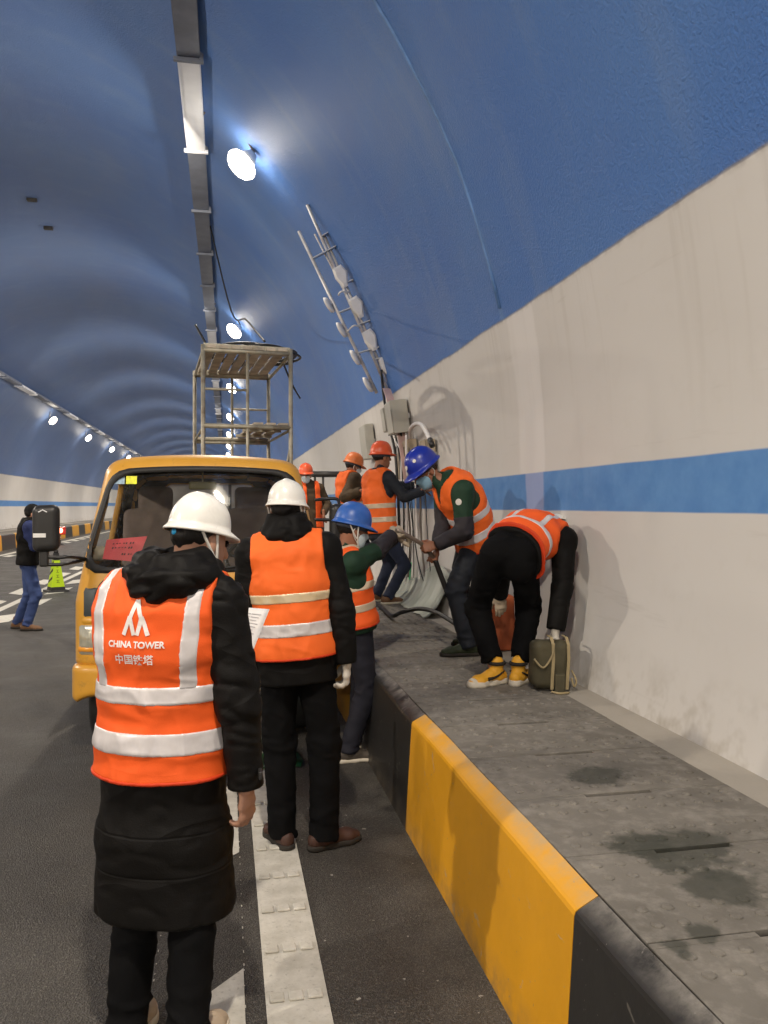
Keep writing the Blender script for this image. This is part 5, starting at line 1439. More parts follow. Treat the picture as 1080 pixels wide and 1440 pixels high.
    if S_('mask'):
        def maskf(P):
            d = ell(P, headc + f * 0.032 - u * 0.045, (r, f, u), (0.065, 0.074, 0.084))
            d = smin(d, ell(P, headc + f * 0.047 - u * 0.088, (r, f, u), (0.046, 0.046, 0.038)), 0.025)
            d = smin(d, seg(P, headc + f * 0.10 + u * 0.0, headc + f * 0.112 - u * 0.03, 0.008, 0.012), 0.025)
            d = smax(d, plane(P, headc - u * 0.012 + f * 0.06, tuple(u * 1.0 - f * 0.12)), 0.006)
            d = smax(d, -plane(P, headc - u * 0.125, tuple(u)), 0.006)
            return smax(d, -plane(P, headc + f * 0.030, tuple(f)), 0.006) + 0.0015 * np.sin(((P - V3(headc)) @ V3(u)) * 520)
        mk = sdf_obj('face_mask', maskf, *bounds([headc + f * 0.06 - u * 0.05], 0.13), min(h, 0.009), M[S_('mask')], root)
        for sg in (-1, 1):
            b = MB(); b.tube(spline([headc + r * (sg * 0.064) + f * 0.035 - u * 0.03, headc + r * (sg * 0.088) - f * 0.012 + u * 0.008, headc + r * (sg * 0.088) - f * 0.02 - u * 0.03, headc + r * (sg * 0.062) + f * 0.035 - u * 0.09], 5), 0.003, 5)
            b.build('ear_loop', M['strapw'], mk, True)
    # ---------------- jacket
    jf = 0.018 + fat
    jn = tnodes(jf)
    hem = S_('hem', -0.22)                                     # jacket hem along the spine
    if S_('coat'):
        extra = [(Vector(c_), hs, hn, w, d) for (c_, w, d) in S_('coat')]
        jn = extra + jn[1:]
    else:
        lowc = sp(0) + ax * (hem * TL - 0.02)
        jn = [(lowc, hs, hn, 0.172 * q + jf, 0.115 * q + jf)] + jn[1:]
    slr = S_('sleeve', (0.064, 0.056, 0.046))
    def shoulders(P, d):
        for k_ in 'rl':
            d = smin(d, seg(P, sp(0.93) + sh_side * (0.06 * (1 if k_ == 'r' else -1)), sh[k_], 0.055 + fat * .5, slr[0] + 0.002), 0.05)
        return d
    def torso(P): return shoulders(P, loft(P, jn, 0.8, 0.03))
    def sleeves(P):
        d = None
        for k_ in 'rl':
            a, e, w_ = arm[k_]
            x = seg(P, a, e, slr[0], slr[1])
            x = smin(x, seg(P, e, w_, slr[1], slr[2]), 0.015)
            dr = (w_ - e).normalized()
            x = smax(x, plane(P, w_ - dr * 0.008, tuple(dr)), 0.008)
            d = x if d is None else np.minimum(d, x)
        return d
    hemp = S_('hem_pt', sp(0) + ax * (hem * TL)); hemn = S_('hem_n', -ax)
    if S_('coat'): hemp = Vector(S_('coat')[0][0]); hemn = -Z
    def hoodf(P, d):
        if S_('hood'):
            hc = sp(1.0) + ax * 0.035 + Vector(S_('hood_off', (0, 0, 0))); R0, r0 = S_('hood')
            for i in range(12):
                a0 = 2 * math.pi * i / 12; a1 = 2 * math.pi * (i + 1) / 12
                def rp(a_):
                    bk = max(0, -math.cos(a_))
                    return hc + sh_side * (math.sin(a_) * R0) + n * (math.cos(a_) * R0 * 0.9) - ax * (0.03 * bk) + ax * (0.01)
                ra = r0 * (0.85 + 0.40 * max(0, -math.cos(a0))); rb = r0 * (0.85 + 0.40 * max(0, -math.cos(a1)))
                d = smin(d, seg(P, rp(a0), rp(a1), ra, rb), 0.018)
                hh_ = S_('hood_up', 0.05)
                d = smin(d, seg(P, rp(a0) * 1.0 + ax * hh_ - (rp(a0) - hc) * 0.18, rp(a1) + ax * hh_ - (rp(a1) - hc) * 0.18, ra * 0.72, rb * 0.72), 0.02)
        elif S_('collar', True):
            hc = sp(1.0)
            d = smin(d, np.maximum(seg(P, hc - ax * 0.03, hc + (headc - u * 0.06 - hc) * 0.35 + ax * 0.01, 0.075, 0.068), -seg(P, hc, hc + ax * 0.3, 0.05, 0.05)), 0.015)
        return d
    def jacket(P):
        d = smin(torso(P), sleeves(P), 0.035)
        d = smax(d, plane(P, hemp, tuple(hemn)), 0.012)
        return hoodf(P, d)
    jm = [e for k_ in 'rl' for e in (arm[k_][1],)] + [sp(0.2)]
    amp = S_('fold', 0.007)
    if S_('hood'): jm = jm + [sp(1.0) - n * 0.12 + ax * 0.03, sp(1.0) + sh_side * 0.12 + ax * 0.03, sp(1.0) - sh_side * 0.12 + ax * 0.03]
    def jfold(P):
        w_ = 0.35
        for e in jm: w_ = w_ + 0.9 * np.exp(-((P - V3(e)) ** 2).sum(1) / 0.020)
        wp = P + 0.05 * np.stack([vnoise(P * 6 + 3), vnoise(P * 6 + 11), vnoise(P * 6 + 23)], 1)
        rg = np.abs(2 * fbm(wp * V3((9, 9, 17)), 2) - 1)
        return -amp * np.minimum(w_, 1.3) * np.clip(1 - rg * 3.2, 0, 1)
    jp = [p for k_ in 'rl' for p in arm[k_]] + [sp(1.0) + ax * .08, jn[0][0], hemp]
    jlo, jhi = bounds(jp, 0.22)
    jo = sdf_obj('jacket', jacket, jlo, jhi, h, M[S_('jacket', 'black')], root, jfold)
    # lower sleeve / panel of another colour
    if S_('cuff'):
        for k_ in 'rl':
            a, e, w_ = arm[k_]; mname, frac = S_('cuff')
            c0 = e.lerp(a, frac) if frac > 0 else e.lerp(w_, -frac)
            dr = (e - a).normalized() if frac > 0 else (w_ - e).normalized()
            def cf(P, a=a, e=e, w_=w_, c0=c0, dr=dr):
                x = smin(seg(P, a, e, slr[0] + .003, slr[1] + .003), seg(P, e, w_, slr[1] + .003, slr[2] + .003), 0.015)
                d2 = (w_ - e).normalized(); x = smax(x, plane(P, w_ - d2 * 0.012, tuple(d2)), 0.006)
                return smax(x, -plane(P, c0, tuple(dr)), 0.006)
            sdf_obj('sleeve_panel', cf, *bounds([c0, e, w_], 0.09), h, M[mname], jo, lambda P: jfold(P))
    # ---------------- vest
    if S_('vest'):
        vf = S_('vest'); vt = vf.get('t', 0.013); hv = vf.get('w', 0.165)
        vh = Vector(vf['hem']) if isinstance(vf.get('hem'), (tuple, Vector)) else sp(0) + ax * (vf.get('hem', -0.12) * TL)
        vhn = vf.get('hem_n', -ax)
        neck = sp(1.0) + ax * 0.02
        def sc_(P): return (P - V3(sp(0.8))) @ V3(sh_side)
        def tc_(P): return ((P - V3(pelvis)) @ V3(ax)) / TL
        nkr = vf.get('neck', 0.085)
        flare = vf.get('flare', 0.0)
        def vestf(P):
            d = torso(P) - vt - flare * np.clip(0.45 - tc_(P), 0, 0.6)
            d = smax(d, plane(P, vh, tuple(vhn)), 0.006)
            d = smax(d, np.where(tc_(P) > 0.42, np.abs(sc_(P)) - hv - vf.get('wide', 0.05) * np.clip(0.72 - tc_(P), 0, 0.3) / 0.3, -1.0), 0.010)
            if vf.get('open'): d = smax(d, -np.maximum(np.abs(sc_(P)) - vf['open'], -((P - V3(sp(0.5))) @ V3(n))), 0.006)
            d = smax(d, -seg(P, neck - ax * 0.02, neck + ax * 0.25, nkr, nkr + 0.02), 0.012)
            return smax(d, -seg(P, neck + n * 0.10, neck + n * 0.10 - ax * 0.22, 0.06, 0.012), 0.01)   # front V
        def vfold(P):
            wp = P + 0.06 * np.stack([vnoise(P * 5 + 31), vnoise(P * 5 + 17), vnoise(P * 5 + 5)], 1)
            rg = np.abs(2 * fbm(wp * V3((11, 11, 5)), 2) - 1); r2 = np.abs(2 * fbm(wp * V3((6, 6, 14)) + 50, 2) - 1)
            return vf.get('fold', 0.006) * (np.clip(1 - rg * 3, 0, 1) * 0.8 + np.clip(1 - r2 * 3, 0, 1) * 0.6)
        vlo, vhi = bounds([sp(1.05), vh, sp(0.4)] + [sh['r'], sh['l']], 0.27)
        vo = sdf_obj('vest', vestf, vlo, vhi, h, M[vf.get('mat', 'vest')], root, vfold, nfn=torso)
        bax = Vector(vf.get('bax', ax)); 
        def hz_(P): return (P - V3(pelvis)) @ V3(bax)
        hz0 = float((vh - pelvis).dot(bax))
        for bd in tuple(vf.get('bands', ())) + (((hz0 - 0.01, hz0 + 0.010, 'vest_edge'),) if vf.get('mat', 'vest') in ('vest', 'vest2') and h < 0.012 else ()):
            z0, z1 = bd[0], bd[1]
            def bf(P, z0=z0, z1=z1): return smax(vestf(P) - 0.0025, np.abs(hz_(P) - (z0 + z1) / 2) - (z1 - z0) / 2, 0.003)
            sdf_obj('reflective_band' if bd[-1] != 'vest_edge' else 'hem_binding', bf, vlo, vhi, min(h, 0.008) * 0.8, M[bd[2] if len(bd) > 2 else 'tape'], vo, vfold, nfn=torso)
        for (s0, hw, z0, z1, bm) in vf.get('straps', ()):
            def bf(P, s0=s0, hw=hw, z0=z0, z1=z1):
                return smax(smax(vestf(P) - 0.0025, np.abs(sc_(P) - s0 - math.copysign(vf.get('splay', 0.0), s0) * (hz_(P) - z0)) - hw, 0.003), np.maximum(z0 - hz_(P), hz_(P) - z1), 0.003)
            sdf_obj('reflective_band', bf, vlo, vhi, min(h, 0.008) * 0.8, M[bm], vo, vfold, nfn=torso)
        root['_vest'] = vo.name
    # ---------------- trousers
    thr = S_('thigh', (0.092, 0.072, 0.060, 0.058))
    def trousers(P):
        d = loft(P, [(pelvis - (ax * 0.5 + Z * 0.5).normalized() * 0.06, hs, hn, 0.155 * q, 0.112 * q), (pelvis + ax * 0.10, s, n, 0.150 * q, 0.105 * q)], 0.6)
        for k_ in 'rl':
            hp, kn, an, toe = leg[k_]
            x = smin(seg(P, hp, kn, thr[0] * q, thr[1] * q), seg(P, kn, an + (an - kn).normalized() * 0.06, thr[2] * q + .008, thr[3] * q), 0.02)
            d = smin(d, x, 0.03)
        cut = None
        for k_ in 'rl':
            hp, kn, an, toe = leg[k_]; dn = (an - kn).normalized()
            x = np.where(np.linalg.norm(P - V3(an), axis=1) < 0.18, plane(P, an + dn * S_('them', 0.022), tuple(dn)), -1)
            d = smax(d, x, 0.006)
        return d
    tj = [leg[k_][1] for k_ in 'rl'] + [leg[k_][2] for k_ in 'rl']
    def tfold(P):
        w_ = 0.25
        for e in tj: w_ = w_ + 0.9 * np.exp(-((P - V3(e)) ** 2).sum(1) / 0.016)
        wp = P + 0.05 * np.stack([vnoise(P * 6 + 43), vnoise(P * 6 + 71), vnoise(P * 6 + 13)], 1)
        rg = np.abs(2 * fbm(wp * V3((8, 8, 15)) + 9, 2) - 1)
        return 0.0125 * np.minimum(w_, 1.2) * (np.clip(1 - rg * 3, 0, 1) - 0.3)
    tlo, thi = bounds([pelvis + ax * .12] + [p for k_ in 'rl' for p in leg[k_][:3]], 0.2)
    sdf_obj('trousers', trousers, tlo, thi, h, M[S_('trousers', 'blacktr')], root, tfold)
    # ---------------- shoes
    for k_ in 'rl':
        hp, kn, an, toe = leg[k_]; p = Vector(feet[k_]['p']); up = Vector(feet[k_].get('up', Z)); up = orth(up, toe); sd = toe.cross(up)
        hi_top = S_('boot', 0.0)
        def shoe(P):
            d = loft(P, [(p - toe * 0.055 + up * 0.045, sd, up, 0.036, 0.040), (p + toe * 0.04 + up * 0.048, sd, up, 0.038, 0.042), (p + toe * 0.13 + up * 0.034, sd, up, 0.046, 0.030), (p + toe * 0.18 + up * 0.030, sd, up, 0.036, 0.022)], 0.9, 0.03)
            d = smin(d, seg(P, p - toe * 0.012 + up * 0.05, p - toe * 0.010 + up * (0.085 + hi_top), 0.042, 0.044), 0.02)
            return smax(d, -plane(P, p + up * 0.018, tuple(up)), 0.004)
        def sole(P):
            d = loft(P, [(p - toe * 0.055 + up * 0.012, sd, up, 0.041, 0.06), (p + toe * 0.04 + up * 0.012, sd, up, 0.041, 0.06), (p + toe * 0.13 + up * 0.012, sd, up, 0.050, 0.06), (p + toe * 0.175 + up * 0.012, sd, up, 0.040, 0.06)], 0.9, 0.03)
            return smax(smax(d, plane(P, p + up * S_('sole_h', 0.028), tuple(up)), 0.004), -plane(P, p, tuple(up)), 0.003)
        bl, bh = bounds([p - toe * .1, p + toe * .23, p + up * (.14 + hi_top)], 0.06)
        so = sdf_obj('shoe', shoe, bl, bh, min(h, 0.010), M[S_('shoe', 'shoe_br')], root)
        sdf_obj('sole', sole, bl, bh, min(h, 0.010), M[S_('sole', 'sole_k')], so)
        if S_('toecap'):
            def cap_(P): return smax(loft(P, [(p + toe * 0.10 + up * 0.036, sd, up, 0.049, 0.036), (p + toe * 0.175 + up * 0.030, sd, up, 0.040, 0.026)], 0.9) , -plane(P, p + toe * 0.115, tuple(toe)), 0.004)
            sdf_obj('toe_cap', cap_, bl, bh, 0.009, M[S_('toecap')], so)
        for (t0, hw, zz) in S_('laces', ()):
            b = MB(); c_ = p + toe * t0 + up * zz; b.tube(spline([c_ - sd * hw - up * .012, c_ + up * 0.004, c_ + sd * hw - up * .012], 4), 0.005, 6); b.build('lace', M['strapw'], so, True)
        if S_('swoosh'):
            for sg in (-1, 1):
                b = MB(); b.tube(spline([p + sd * (sg * 0.043) + toe * -0.04 + up * 0.085, p + sd * (sg * 0.044) + toe * 0.03 + up * 0.055, p + sd * (sg * 0.048) + toe * 0.09 + up * 0.05], 5), [0.004 + 0.0008 * min(i, 10) for i in range(11)], 6); b.build('side_mark', M['sole_k'], so, True)
            b = MB(); b.tube([p - toe * 0.012 + up * (0.085 + hi_top - 0.004) + (sd * math.cos(t) + toe * math.sin(t)) * 0.047 for t in np.linspace(0, 2 * math.pi, 17)], 0.012, 6); b.build('ankle_band', M['sole_k'], so, True)
    # ---------------- gloves
    for k_ in 'rl':
        hd = hands[k_]
        if hd.get('glove') and not hd.get('none'):
            fn, (l2, h2) = hand_sdf(Vector(hd['w']), hd['d'], hd['n'], 1 if k_ == 'r' else -1, hd.get('curl', (25, 30, 20)), sc=hd.get('sc', 1.0), off=0.003)
            sdf_obj('glove', fn, l2, h2, S_('hh', 0.0055), M[hd['glove']], root)
    if S_('helmet'):
        hk = dict(S_('helmet')); hm = hk.pop('m')
        helmet(root, headc, f, u, M[hm], **hk)
    root['_fr'] = 0
    del root['_fr']
    if '_vest' in root: 
        vn = root['_vest']; del root['_vest']; root_v = bpy.data.objects[vn]
    else: root_v = None
    return root, root_v, (sp, sh_side, n, ax)
def dirv(deg):                     # heading, clockwise from +y (into the tunnel)
    return Vector((math.sin(R(deg)), math.cos(R(deg)), 0))
def rightof(f): return Vector((f.y, -f.x, 0))
def G(px, zc, ground=0.0):         # ground point under pixel column px at depth zc
    p = U(px, 711 + FPX * (CAMZ - ground) / zc, zc); p.z = ground; return p

k = NT('long_coat_nylon'); x_, y_, z_ = k.xyz()                   # quilted seams and stitching of the padded coat
sm_ = None
for z0 in (0.56, 0.685):
    w0 = k.math('ADD', z_, k.math('MULTIPLY_ADD', k.noise(3.0), 0.02, -0.01))
    g_ = k.ramp(k.math('ABSOLUTE', k.math('SUBTRACT', w0, z0)), 0.0, 0.006, 1.0, 0.0); sm_ = g_ if sm_ is None else k.math('MAXIMUM', sm_, g_)
cr = k.noise(2.4, 1.0, 0.45, stretch=(1.0, 1.0, 1.9), dist=0.8); rid = k.math('ABSOLUTE', k.math('SUBTRACT', cr, 0.5))
rid = k.math('MULTIPLY', k.math('POWER', k.math('SUBTRACT', 1.0, k.math('MULTIPLY', rid, 7.0, clamp=True)), 2.0), 0.9)
k.set(Base_Color=(0.006, 0.0053, 0.0048), Roughness=0.6, Specular_IOR_Level=0.13)
k.bump(k.math('ADD', k.math('SUBTRACT', rid, k.math('MULTIPLY', sm_, 0.55)), k.math('MULTIPLY', k.noise(200.0, 1.0), 0.2)), 0.5, 0.007); M['coat'] = k.m
# ---- P1: long black coat, printed vest, reading a sheet
f1 = dirv(22); r1 = rightof(f1)
pel = U(230, 1040, 2.60); ch = U(230, 822, 2.60)
hd = U(281, 762, 2.66)
hemc = U(232, 1272, 2.60)
p1, v1, fr1 = person('man in long black coat and printed orange vest, white helmet, back to camera',
    pel, ch, r1, hd, (dirv(52) - Z * 0.24),
    {'r': dict(w=U(346, 1110, 2.52), d=(-Z + f1 * 0.15), n=-r1 + f1 * 0.2, curl=(25, 40, 30), hint=-f1 * 0.6 + r1),
     'l': dict(w=U(292, 905, 2.88), d=(r1 * 0.8 + f1 * 0.3 + Z * 0.2), n=f1 * 0.2 + r1 * .1 + Z * 0.6, curl=(50, 50, 30), hint=-Z - r1 * 0.4)},
    {'r': dict(p=G(264, 2.44), d=dirv(30)), 'l': dict(p=G(180, 2.50), d=dirv(12))},
    dict(h=0.0085, hh=0.0045, fat=0.020, sc=0.98, coat=[(hemc, 0.236, 0.178), (U(231, 1170, 2.60), 0.222, 0.172), (U(230, 1085, 2.60), 0.200, 0.155)],
         sleeve=(0.082, 0.075, 0.056), shw=0.20, fold=0.012, hairsc=0.94, hood=(0.112, 0.055), hood_off=tuple(r1 * 0.045 - f1 * 0.015 + Z * 0.0), sh_l=tuple(f1 * 0.05 + r1 * 0.025), hood_up=0.045, shoe='shoe_be', sole='sole_w', trousers='blacktr', jacket='coat', thigh=(0.09, 0.078, 0.070, 0.063), them=0.03,
         vest=dict(t=0.016, w=0.205, wide=0.0, hem=-0.18, neck=0.10, bands=((-0.004, 0.062), (0.150, 0.204)), straps=((0.138, 0.022, 0.195, 0.62, 'tape'), (-0.138, 0.022, 0.195, 0.62, 'tape')), fold=0.007, splay=0.07),
         helmet=dict(m='white_h', tilt=0.04, peak=0.032, scale=0.84, knob=mat('blue_knob', (0.02, 0.35, 0.70), 0.4)), head_up=Z + rightof(dirv(55)) * -0.02))

b = MB(); b.obox(U(366, 1088, 2.47), Vector((0.006, 0, 0)), Vector((0, 0.022, 0)), Vector((0, 0, 0.012)), 0.003); b.build('cuff_tab', M['plastic_k'], [c for c in p1.children if c.name.startswith('jacket')][0])
# printed tower mark and lettering on the vest back
sp1, s1, n1_, a1 = fr1
bv = BVHTree.FromPolygons([v1.matrix_local @ v.co + worldloc(p1) for v in v1.data.vertices], [list(p.vertices) for p in v1.data.polygons])
def onback(u_, v_, lift=0.0025):
    o = sp1(0.72) + s1 * u_ + a1 * v_ - n1_ * 0.6
    hit, nr, i, d = bv.ray_cast(o, n1_)
    return (hit + nr * lift) if hit is not None else None
PV = []; PF = []
def flush(nm):
    global PV, PF
    o_ = mesh_obj(nm, PV, PF, M['print'], v1, False); PV = []; PF = []; return o_
k = NT('vest_print_white'); k.set(Base_Color=(0.80, 0.76, 0.73), Roughness=0.5); M['print'] = k.m
def quad(p, q_, w0):
    """stroke from p to q, cut into short pieces laid on the cloth"""
    dx, dy = q_[0] - p[0], q_[1] - p[1]; L = math.hypot(dx, dy); nx, ny = -dy / L * w0, dx / L * w0; N = max(2, int(L / 0.012))
    b0 = len(PV)
    for i in range(N + 1):
        t = i / N; x, y = p[0] + dx * t, p[1] + dy * t
        for sg in (-1, 1):
            h_ = onback(x + nx * sg, y + ny * sg); PV.append(h_ or Vector((0, 0, 0)))
    for i in range(N): PF.append((b0 + 2 * i, b0 + 2 * i + 1, b0 + 2 * i + 3, b0 + 2 * i + 2))
LX, LY, LW, LH = -0.006, 0.002, 0.080, 0.105
def lp(x, y): return (LX + x * LW, LY + y * LH)
for a, b_, c_ in (((-.22, .50), (0, 1.0), (.22, .50)), ((-.50, 0), (-.24, .54), (-.07, 0)), ((.07, 0), (.24, .54), (.50, 0))):
    quad(lp(*a), lp(*b_), 0.0065); quad(lp(*b_), lp(*c_), 0.0065)
flush('tower_mark')
def lettering(txt, cx, cy, width, weight):
    cu = bpy.data.curves.new('lettering', 'FONT'); cu.body = txt; cu.size = 1.0; cu.offset = weight; cu.resolution_u = 3; cu.fill_mode = 'FRONT'
    o = bpy.data.objects.new('lettering', cu); C.objects.link(o)
    dg = bpy.context.evaluated_depsgraph_get(); me = bpy.data.meshes.new_from_object(o.evaluated_get(dg))
    X = np.array([list(v.co) for v in me.vertices]); 
    fs = [list(p.vertices) for p in me.polygons]
    bpy.data.objects.remove(o); bpy.data.curves.remove(cu); bpy.data.meshes.remove(me)
    if not len(X): return
    mn, mx = X.min(0), X.max(0); sc = width / (mx[0] - mn[0])
    b0 = len(PV)
    for x in X:
        h_ = onback(cx + (x[0] - (mn[0] + mx[0]) / 2) * sc, cy + (x[1] - (mn[1] + mx[1]) / 2) * sc); PV.append(h_ or Vector((0, 0, 0)))
    for p in fs: PF.append(tuple(i + b0 for i in p))
    tag(flush('lettering'), kind='stuff')
lettering('CHINA TOWER', -0.006, -0.026, 0.186, 0.036)
lettering('中国铁塔', -0.010, -0.071, 0.126, 0.016)
# the sheet of paper in his left hand
pa = [U(325, 850, 2.92), U(379, 857, 2.94), U(372, 888, 2.90), U(343, 911, 2.86), U(330, 905, 2.86)]
V = []; F = []
c00, c10, c11, c01 = U(318, 853, 2.93), U(379, 857, 2.97), U(352, 925, 2.85), U(300, 905, 2.83)
for j in range(8):
    for i in range(8):
        u_, v_ = i / 7, j / 7
        p = c00.lerp(c10, u_).lerp(c01.lerp(c11, u_), v_) + Vector((0, 0.02 * math.sin(u_ * 3.1) * (0.4 + v_), 0.0)); V.append(p)
for j in range(7):
    for i in range(7): F.append((j * 8 + i, j * 8 + i + 1, j * 8 + i + 9, j * 8 + i + 8))
o = mesh_obj('paper_sheet', V, F, mat('paper_white', (0.72, 0.71, 0.70), 0.7, var=0.03), None, True, origin=tuple(c00)); s_ = o.modifiers.new('t', 'SOLIDIFY'); s_.thickness = 0.0012
tag(o, 'white printed sheet of paper held in front of the man in the long coat', 'paper')
b = MB()
for r_ in range(9):
    v0 = 0.12 + r_ * 0.07
    for (a_, e_) in ((0.40, 0.62), (0.64, 0.86 - 0.03 * (r_ % 3))):
        if v0 > 0.2 + 0.9 * (1 - 0.0 * a_): continue
        q = lambda u_, v_: c00.lerp(c10, u_).lerp(c01.lerp(c11, u_), v_) + Vector((0, 0.02 * math.sin(u_ * 3.1) * (0.4 + v_) - 0.004, 0.0))
        N = 5
        for i in range(N):
            ua, ub = a_ + (e_ - a_) * i / N, a_ + (e_ - a_) * (i + 1) / N
            b.add([q(ua, v0), q(ub, v0), q(ub, v0 + 0.016), q(ua, v0 + 0.016)], [(0, 1, 2, 3)])
b.build('print_lines', mat('grey_print', (0.42, 0.42, 0.43), 0.7), o)

# ---- P2: white helmet, plain vest with two bands, white gloves
f2 = dirv(9); r2 = rightof(f2)
pel = U(416, 915, 4.02); ch = U(404, 757, 4.02)
person('man in plain orange vest, white helmet and white gloves in front of the truck',
    pel, ch, r2, U(404, 720, 4.06), dirv(22) - Z * 0.12,
    {'r': dict(w=U(487, 935, 3.98), d=-Z + f2 * 0.25, n=-r2, curl=(35, 45, 30), glove='glove', hint=-f2 * .4 + r2 * 1.2),
     'l': dict(w=U(356, 938, 4.05), d=-Z + f2 * 0.2 + r2 * 0.1, n=r2, curl=(30, 40, 30), glove='glove', hint=-f2 * .6 - r2)},
    {'r': dict(p=G(456, 3.97), d=dirv(68)), 'l': dict(p=G(398, 4.0), d=dirv(-18))},
    dict(h=0.0095, hh=0.005, fat=0.012, sc=1.0, hem=-0.27, sleeve=(0.078, 0.070, 0.054), shw=0.185, hairsc=0.95, hood=(0.090, 0.048), hood_up=0.055, shoe='shoe_br', trousers='blacktr', thigh=(0.098, 0.082, 0.074, 0.066), them=0.045,
         vest=dict(t=0.014, w=0.178, mat='vest2', hem=-0.037, neck=0.095, bands=((0.09, 0.156), (0.256, 0.304, 'tape_y')), fold=0.007, flare=0.01),
         helmet=dict(m='white_h', tilt=0.03, peak=0.032, scale=0.87)))

# ---- P3: blue helmet, standing on the road against the kerb, right arm reaching for the cable
f3 = dirv(78); r3 = rightof(f3)
pel = U(498, 876, 5.38); ch = U(482, 780, 5.35)
dcab = (HP4a - HP3).normalized()
person('man in worn blue helmet standing on the road, reaching up to the cable',
    pel, ch, r3, U(496, 745, 5.36), dirv(80) - Z * 0.22,
    {'r': dict(w=HP3 + Vector((-0.085, -0.02, -0.01)), d=(HP3 - U(535, 772, 5.5)).normalized() + Vector((0.3, 0, 0)), n=-Z * .6 + Vector((0, 1, 0)), curl=(60, 65, 40), glove='glove_t', hint=-Z - Vector((0, 1, 0))),
     'l': dict(w=HP3 + Vector((-0.03, 0.12, -0.03)), d=Vector((1, -0.3, 0)), n=-Z, curl=(60, 65, 40), glove='glove_t', hint=-Z)},
    {'r': dict(p=G(491, 5.30), d=dirv(84)), 'l': dict(p=G(503, 5.60), d=dirv(72))},
    dict(h=0.011, fat=0.012, sc=0.96, hem=-0.10, sleeve=(0.075, 0.064, 0.050), jacket='green_j', cuff=('grey_j', 0.15), hair='hair', skin='skin_d', mask='mask_w', trousers='navy', shoe='shoe_gr', sole='sole_w', laces=((0.05, 0.03, 0.082), (0.075, 0.032, 0.074), (0.1, 0.034, 0.064)), thigh=(0.092, 0.075, 0.068, 0.062),
         vest=dict(t=0.014, w=0.160, mat='vest', hem=-0.02, bands=((0.095, 0.145, 'tape_p'), (0.235, 0.285, 'tape_p')), straps=((0.09, 0.022, 0.28, 0.6, 'tape_p'), (-0.09, 0.022, 0.28, 0.6, 'tape_p'))),
         helmet=dict(m='blue_h', tilt=-0.02, peak=0.045, strap=True)))

# ---- P4: dark blue helmet, bending on the walkway, both hands on the cable
f4 = dirv(-92); r4 = rightof(f4)
pel = U(664, 752, 6.02); ch = U(628, 680, 5.86)
p4, v4, fr4 = person('man in dark blue helmet bending on the walkway, both hands on the cable',
    pel, ch, r4, U(598, 662, 5.90), Vector((-0.80, -0.18, -0.62)),
    {'l': dict(w=HP4a + Vector((0.075, -0.03, 0.0)), d=Vector((-1, 0.05, -0.15)), n=Vector((0, 1, -0.5)), curl=(65, 65, 40), hint=Vector((0.6, -0.5, -0.6))),
     'r': dict(w=HP4b + Vector((0.02, 0.02, 0.10)), d=Vector((-0.1, -0.1, -1)), n=Vector((-1, 0.2, 0)), curl=(60, 65, 40), hint=Vector((0.5, 0.6, -0.4)))},
    {'l': dict(p=G(658, 5.85, WK_Z), d=dirv(-85)), 'r': dict(p=G(672, 6.25, WK_Z), d=dirv(-70))},
    dict(h=0.011, ground=WK_Z, fat=0.012, sc=0.97, hem=-0.16, sleeve=(0.078, 0.066, 0.048), jacket='green_j', cuff=('grey_j', 0.35), skin='skin_d', mask='mask_b', trousers='dark_j', shoe='shoe_g', thigh=(0.095, 0.080, 0.070, 0.066), bend=-f4 * 0.05 + Z * 0.03, hairlen=0.09, head_up=Vector((-0.62, -0.1, 0.78)),
         vest=dict(t=0.015, w=0.165, mat='vest2', hem=-0.14, bands=((0.02, 0.075), (0.16, 0.215))),
         helmet=dict(m='blue_h2', tilt=0.0, peak=0.05, ridge=3, strap=False, logo=((0.0, 0.45, 0.018), (-0.9, 0.6, 0.014)))))
q = U(645, 706, 5.79)
bv4 = BVHTree.FromObject([c for c in p4.children if c.name.startswith('jacket')][0], bpy.context.evaluated_depsgraph_get())
dd_ = (q - Vector((0, 0, CAMZ))).normalized(); off4 = worldloc(p4)
hit, nr, _i, _d = bv4.ray_cast(Vector((0, 0, CAMZ)) - off4, dd_)
if hit is not None:
    e_ = orth(Z, nr); b = MB(); b.lathe([(0.024, 0.0), (0.022, 0.003)], hit + off4 + nr * 0.001, 14, e_, nr.cross(e_), nr); b.build('sleeve_badge', M['strapw'], [c for c in p4.children if c.name.startswith('jacket')][0])
